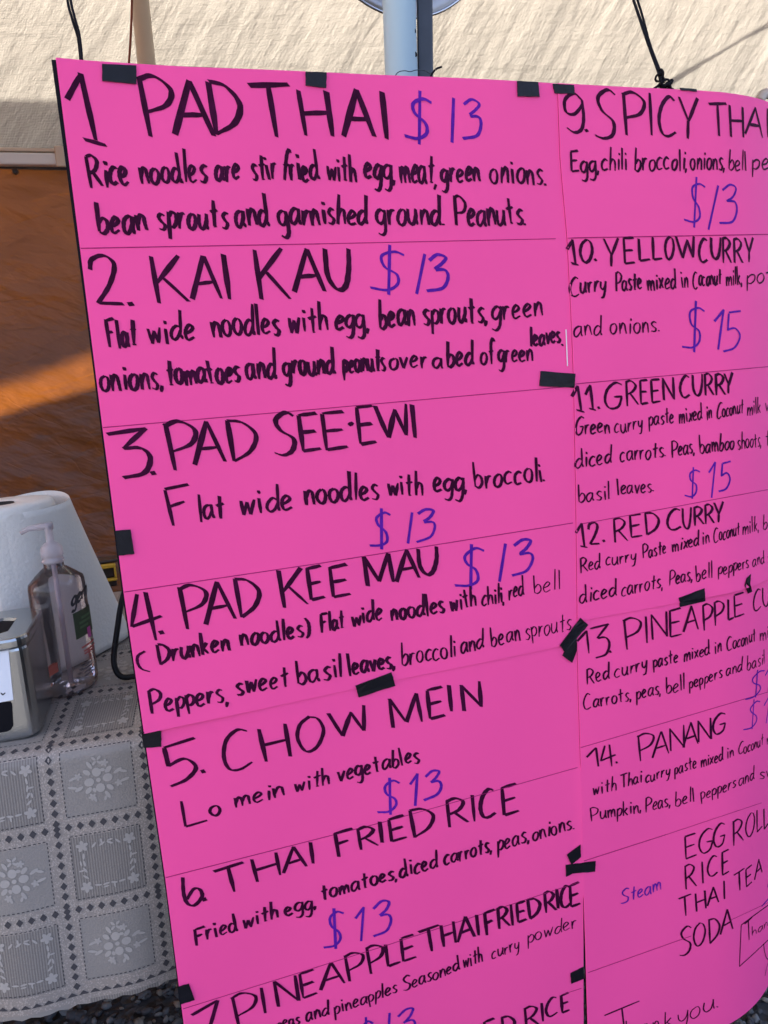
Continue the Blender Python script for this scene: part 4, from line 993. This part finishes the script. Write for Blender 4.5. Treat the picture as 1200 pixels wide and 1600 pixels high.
dish(PB, [('F', 700, 722, 1612, 1655), ('R', 722, 740, 1605, 1648), ('I', 741, 752, 1600, 1640), ('E', 755, 776, 1592, 1630), ('D', 783, 806, 1584, 1620), ('R', 818, 844, 1570, 1608), ('I', 844, 852, 1564, 1597), ('C', 851, 872, 1558, 1589), ('E', 875, 891, 1551, 1582)], None, 6)
B2 = 4.4
dish(PC, [('9', 881, 913, 145, 209), ('S', 926, 963, 140, 218), ('P', 970, 1008, 143, 213), ('I', 1013, 1021, 144, 212), ('C', 1027, 1057, 149, 213), ('Y', 1059, 1091, 151, 217), ('T', 1105, 1136, 160, 213), ('H', 1137, 1163, 164, 215), ('A', 1163, 1194, 166, 213), ('I', 1195, 1203, 168, 215)], [(916, 204)], 6.4,
     [('Egg,', 889, 271, 938, 269, 19, 5), ('chili', 937, 266, 981, 266, 19, 4.6), ('broccoli,', 989, 266, 1075, 265, 19, 5), ('onions,', 1076, 265, 1134, 266, 18, 4.4), ('bell', 1136, 266, 1167, 267, 17, 3.8), ('peppers', 1173, 266, 1240, 270, 17, 4)],
     [('$', 1067, 1102, 276, 355), ('|', 1106, 1123, 287, 358), ('³', 1122, 1152, 289, 352)], 4)
dish(PC, [('1', 884, 905, 373, 414), ('0', 905, 927, 373, 411), ('Y', 942, 968, 371, 417), ('E', 973, 993, 370, 412), ('L', 996, 1017, 371, 408), ('L', 1018, 1036, 370, 407), ('O', 1037, 1054, 369, 406), ('W', 1054, 1085, 369, 405), ('C', 1090, 1106, 371, 410), ('U', 1109, 1127, 370, 405), ('R', 1127, 1144, 371, 412), ('R', 1145, 1162, 372, 412), ('Y', 1162, 1178, 371, 411)], [(930, 406)], 5.6,
     [('Curry', 887, 461, 948, 454, 18, 5), ('Paste', 958, 455, 1005, 451, 17, 5), ('mixed', 1009, 454, 1059, 451, 17, 4.8), ('in', 1063, 449, 1077, 448, 17, 4), ('Coconut', 1080, 449, 1129, 444, 16, 4.4), ('milk,', 1132, 446, 1161, 444, 16, 3.8), ('potatoes', 1165, 445, 1240, 441, 16, 3.8), ('and', 894, 527, 943, 523, 17, 4), ('onions.', 951, 522, 1032, 518, 17, 3.8)],
     [('$', 1063, 1102, 471, 554), ('!', 1114, 1132, 484, 548), ('5', 1129, 1159, 486, 549)], 4)
dish(PC, [('1', 892, 914, 602, 644), ('1', 913, 932, 600, 641), ('G', 944, 974, 596, 639), ('R', 976, 998, 594, 635), ('E', 999, 1014, 593, 632), ('E', 1016, 1033, 591, 629), ('N', 1034, 1054, 589, 626), ('C', 1061, 1079, 586, 622), ('U', 1081, 1099, 584, 619), ('R', 1099, 1116, 583, 619), ('R', 1116, 1134, 583, 618), ('Y', 1130, 1146, 582, 616)], [(935, 637)], 5.4,
     [('Green', 896, 680, 955, 675, 16, 4.4), ('curry', 958, 677, 1006, 670, 15, 3.8), ('paste', 1012, 666, 1055, 660, 15, 4), ('mixed', 1059, 661, 1099, 655, 15, 3.8), ('in', 1102, 655, 1114, 653, 15, 3.4), ('Coconut', 1117, 653, 1163, 646, 14, 3.6), ('milk', 1165, 648, 1190, 644, 14, 3.4), ('with', 1194, 644, 1225, 640, 14, 3.4),
      ('diced', 896, 732, 958, 722, 17, 4.4), ('carrots.', 966, 723, 1042, 713, 16, 4.2), ('Peas,', 1046, 714, 1087, 708, 16, 4.2), ('bamboo', 1091, 709, 1148, 702, 16, 4), ('shoots,', 1150, 703, 1191, 697, 15, 3.6), ('thai', 1193, 697, 1222, 692, 15, 3.6), ('basil', 901, 786, 954, 779, 16, 4), ('leaves.', 963, 774, 1023, 767, 15, 3.8)],
     [('$', 1067, 1094, 729, 781), ('!', 1107, 1119, 721, 778), ('5', 1122, 1143, 720, 766)], 3.4)
dish(PC, [('1', 899, 919, 816, 855), ('2', 918, 938, 815, 851), ('R', 957, 981, 808, 847), ('E', 983, 1004, 803, 840), ('D', 1007, 1031, 799, 836), ('C', 1041, 1065, 795, 829), ('U', 1065, 1081, 792, 826), ('R', 1083, 1101, 790, 821), ('R', 1100, 1117, 787, 819), ('Y', 1114, 1131, 784, 818)], [(943, 845)], 5,
     [('Red', 904, 894, 940, 888, 15, 4), ('curry', 944, 885, 995, 876, 14, 3.6), ('Paste', 1001, 873, 1043, 864, 14, 3.8), ('mixed', 1048, 861, 1094, 852, 14, 3.8), ('in', 1096, 851, 1110, 848, 14, 3.2), ('Coconut', 1113, 846, 1157, 836, 14, 3.4), ('milk,', 1158, 836, 1187, 829, 14, 3.2), ('bell', 1190, 829, 1214, 824, 14, 3.2),
      ('diced', 903, 943, 965, 931, 16, 4), ('carrots,', 969, 932, 1037, 918, 15, 3.8), ('Peas,', 1042, 915, 1083, 907, 15, 3.8), ('bell', 1085, 908, 1114, 902, 15, 3.6), ('peppers', 1120, 899, 1172, 886, 13, 3.4), ('and', 1174, 885, 1196, 879, 12, 3), ('sweet', 1197, 879, 1232, 869, 12, 3)])
dish(PD, [('^', 901, 921, 985, 1023), ('3', 921, 953, 976, 1027), ('P', 972, 1002, 964, 1014), ('I', 1006, 1014, 962, 1005), ('N', 1016, 1043, 957, 998), ('E', 1045, 1066, 951, 995), ('A', 1066, 1092, 945, 986), ('P', 1096, 1114, 942, 984), ('P', 1114, 1132, 938, 977), ('L', 1136, 1148, 934, 968), ('E', 1146, 1164, 926, 963), ('C', 1176, 1190, 920, 954), ('U', 1190, 1204, 915, 948), ('R', 1205, 1218, 910, 943)], [(953, 1018)], 4.6,
     [('Red', 914, 1068, 954, 1060, 16, 4.2), ('curry', 958, 1058, 1013, 1046, 15, 3.8), ('paste', 1018, 1044, 1061, 1034, 14, 4), ('mixed', 1066, 1034, 1111, 1022, 14, 4), ('in', 1115, 1021, 1129, 1017, 15, 3.4), ('Coconut', 1133, 1016, 1182, 1001, 14, 3.6), ('milk', 1185, 1001, 1212, 993, 14, 3.2),
      ('Carrots,', 910, 1109, 988, 1094, 15, 3.8), ('peas,', 992, 1093, 1034, 1084, 15, 3.8), ('bell', 1039, 1084, 1071, 1077, 15, 3.6), ('peppers', 1075, 1076, 1130, 1059, 13, 3.4), ('and', 1132, 1057, 1161, 1048, 13, 3.4), ('basil', 1165, 1047, 1196, 1037, 13, 3.2)],
     [('$', 1162, 1194, 1047, 1091), ('!', 1195, 1207, 1038, 1080), ('5', 1209, 1224, 1032, 1070)], 3)
dish(PD, [('^', 915, 935, 1168, 1201), ('4', 937, 963, 1162, 1199), ('P', 994, 1022, 1145, 1188), ('A', 1018, 1046, 1142, 1181), ('N', 1045, 1070, 1135, 1172), ('A', 1066, 1092, 1128, 1166), ('N', 1089, 1112, 1122, 1158), ('G', 1113, 1135, 1114, 1147)], [(963, 1191)], 4.4,
     [('with', 924, 1242, 964, 1234, 14, 3.8), ('Thai', 966, 1231, 1004, 1222, 14, 3.8), ('curry', 1006, 1223, 1048, 1211, 13, 3.6), ('paste', 1052, 1211, 1090, 1199, 13, 3.4), ('mixed', 1093, 1199, 1131, 1188, 13, 3.4), ('in', 1134, 1186, 1148, 1182, 13, 3.2), ('Coconut', 1151, 1180, 1194, 1163, 12, 3), ('milk', 1196, 1163, 1220, 1153, 12, 3),
      ('Pumpkin,', 920, 1284, 1003, 1268, 15, 3.8), ('Peas,', 1005, 1269, 1049, 1259, 15, 3.6), ('bell', 1053, 1261, 1086, 1252, 14, 3.4), ('peppers', 1093, 1250, 1151, 1230, 13, 3.2), ('and', 1152, 1228, 1180, 1218, 13, 3.2), ('sweet', 1185, 1216, 1226, 1198, 12, 3)],
     [('$', 1162, 1189, 1092, 1139), ('!', 1192, 1204, 1088, 1129), ('5', 1205, 1219, 1082, 1120)], 2.8)
dish(PD, [('E', 1069, 1089, 1303, 1340), ('G', 1091, 1115, 1295, 1333), ('G', 1114, 1134, 1286, 1323), ('R', 1144, 1163, 1278, 1318), ('O', 1164, 1180, 1270, 1306), ('L', 1181, 1192, 1262, 1298), ('L', 1192, 1204, 1257, 1291)], None, 4.2)
dish(PD, [('R', 1069, 1089, 1349, 1388), ('I', 1093, 1102, 1345, 1381), ('C', 1104, 1122, 1337, 1369), ('E', 1127, 1140, 1327, 1365)], None, 4.2)
dish(PD, [('T', 1059, 1081, 1398, 1432), ('H', 1085, 1104, 1393, 1423), ('A', 1104, 1124, 1384, 1413), ('I', 1127, 1136, 1375, 1406), ('T', 1145, 1164, 1361, 1393), ('E', 1164, 1176, 1353, 1383), ('A', 1178, 1192, 1342, 1370)], None, 4.2, None, [('$', 1189, 1213, 1370, 1406)], 2.6)
dish(PD, [('S', 1060, 1081, 1447, 1491), ('O', 1082, 1103, 1441, 1477), ('D', 1106, 1125, 1433, 1472), ('A', 1124, 1146, 1420, 1457)], None, 4.2)
p = Pen(); words(p, [('Steam', 968, 1412, 1034, 1391, 15, 3.2)]); flush(p, 'note_lettering', M['purple'], PD)
p = Pen(); letters(p, [('T', 943, 1000, 1574, 1628)], 3.4); words(p, [('h', 976, 1622, 994, 1617, 17, 3), ('a', 1000, 1616, 1014, 1612, 17, 3), ('n', 1018, 1611, 1033, 1607, 17, 3), ('k', 1037, 1606, 1051, 1602, 15, 3), ('you.', 1057, 1602, 1124, 1573, 21, 3)])
flush(p, 'thanks_lettering', M['ink'], PD)
p = Pen()
def pl_px(pts, wd): 
    for a, b in zip(pts[:-1], pts[1:]): p.stroke([pxuv(*(np.array(a) + (np.array(b) - np.array(a)) * k / 5)) for k in range(6)], wd * pxm(*a), .4)
pl_px([(1158, 1445), (1178, 1430), (1200, 1414), (1222, 1397)], 2.2); pl_px([(1158, 1445), (1155, 1510)], 2.0); pl_px([(1155, 1510), (1175, 1492), (1194, 1474), (1215, 1454)], 1.9)
pl_px([(1193, 1474), (1194, 1485), (1197, 1496), (1203, 1502)], 1.8); pl_px([(1200, 1503), (1197, 1513), (1195, 1524)], 1.6)
letters(p, [('T', 1162, 1176, 1437, 1469)], 2.8); words(p, [('hank', 1173, 1462, 1207, 1440, 9, 2.4)])
flush(p, 'boxed_lettering', M['ink'], PD)
# ruled pencil lines
def rules(sheet_, rows):
    for (x0, y0), (x1, y1), wd in rows:
        p = Pen(); n = 24; pts = [pxuv(x0 + (x1 - x0) * k / n, y0 + (y1 - y0) * k / n) for k in range(n + 1)]; p.stroke(pts, wd * pxm(x0, y0), .2)
        flush(p, 'ruled_line', M['pencil'], sheet_)
rules(PA, [((126, 388), (500, 381), 1.5), ((500, 381), (868, 373), 1.2), ((161, 668), (520, 637), 1.5), ((520, 637), (888, 604), 1.3), ((194, 925), (500, 880), 1.6), ((500, 880), (895, 817), 1.4)])
rules(PB, [((259, 1371), (600, 1284), 1.4), ((600, 1284), (902, 1199), 1.1), ((286, 1576), (600, 1478), 1.3), ((600, 1478), (905, 1378), 1.1), ((880, 1553), (908, 1544), 1.0)])
rules(PC, [((886, 372), (1210, 366), 1.6), ((896, 600), (1210, 572), 1.3), ((900, 820), (1210, 763), 1.2)])
rules(PD, [((907, 1168), (1210, 1078), 1.1), ((909, 1346), (1040, 1304), 1.3), ((1040, 1304), (1190, 1254), .9), ((914, 1521), (1080, 1462), 1.0), ((1140, 1438), (1200, 1410), .8)])
# lettering printed on the bottle: "germ" in slanted black script
class LPen:
    pass
def bottle_word(txt, s0, s1, z0, h, wd, mat, slope):
    V, Fc = [], []; tot = sum(ext(c)[1] - ext(c)[0] + .18 for c in txt); x = 0
    for ch in txt:
        e0, e1 = ext(ch)
        for kind, ps in GL[ch]:
            q = catmull(ps, 6) if kind in 'CO' else [np.array(a) for a in ps]
            if len(q) == 2: q = [q[0] + (q[1] - q[0]) * k / 4 for k in range(5)]
            b = len(V)
            for i, a in enumerate(q):
                d = q[min(i + 1, len(q) - 1)] - q[max(i - 1, 0)]; d = d / (np.linalg.norm(d) + 1e-9); no = np.array([-d[1], d[0]]) * wd / 2
                for sg in (1, -1):
                    c = a + no * sg; ss = (x + c[0] - e0 + c[1] * .22) / tot; V.append(side(lx(s0 + (s1 - s0) * ss), z0 + c[1] * h + slope * ss * (s1 - s0), .0013))
            for i in range(len(q) - 1): Fc.append((b + 2 * i, b + 2 * i + 1, b + 2 * i + 3, b + 2 * i + 2))
        x += e1 - e0 + .18
    return obj('label_lettering', V, Fc, mat, bot)
bottle_word('germ', -.020, .030, zl * .80, .011, .34, M['blackprint'], .15)
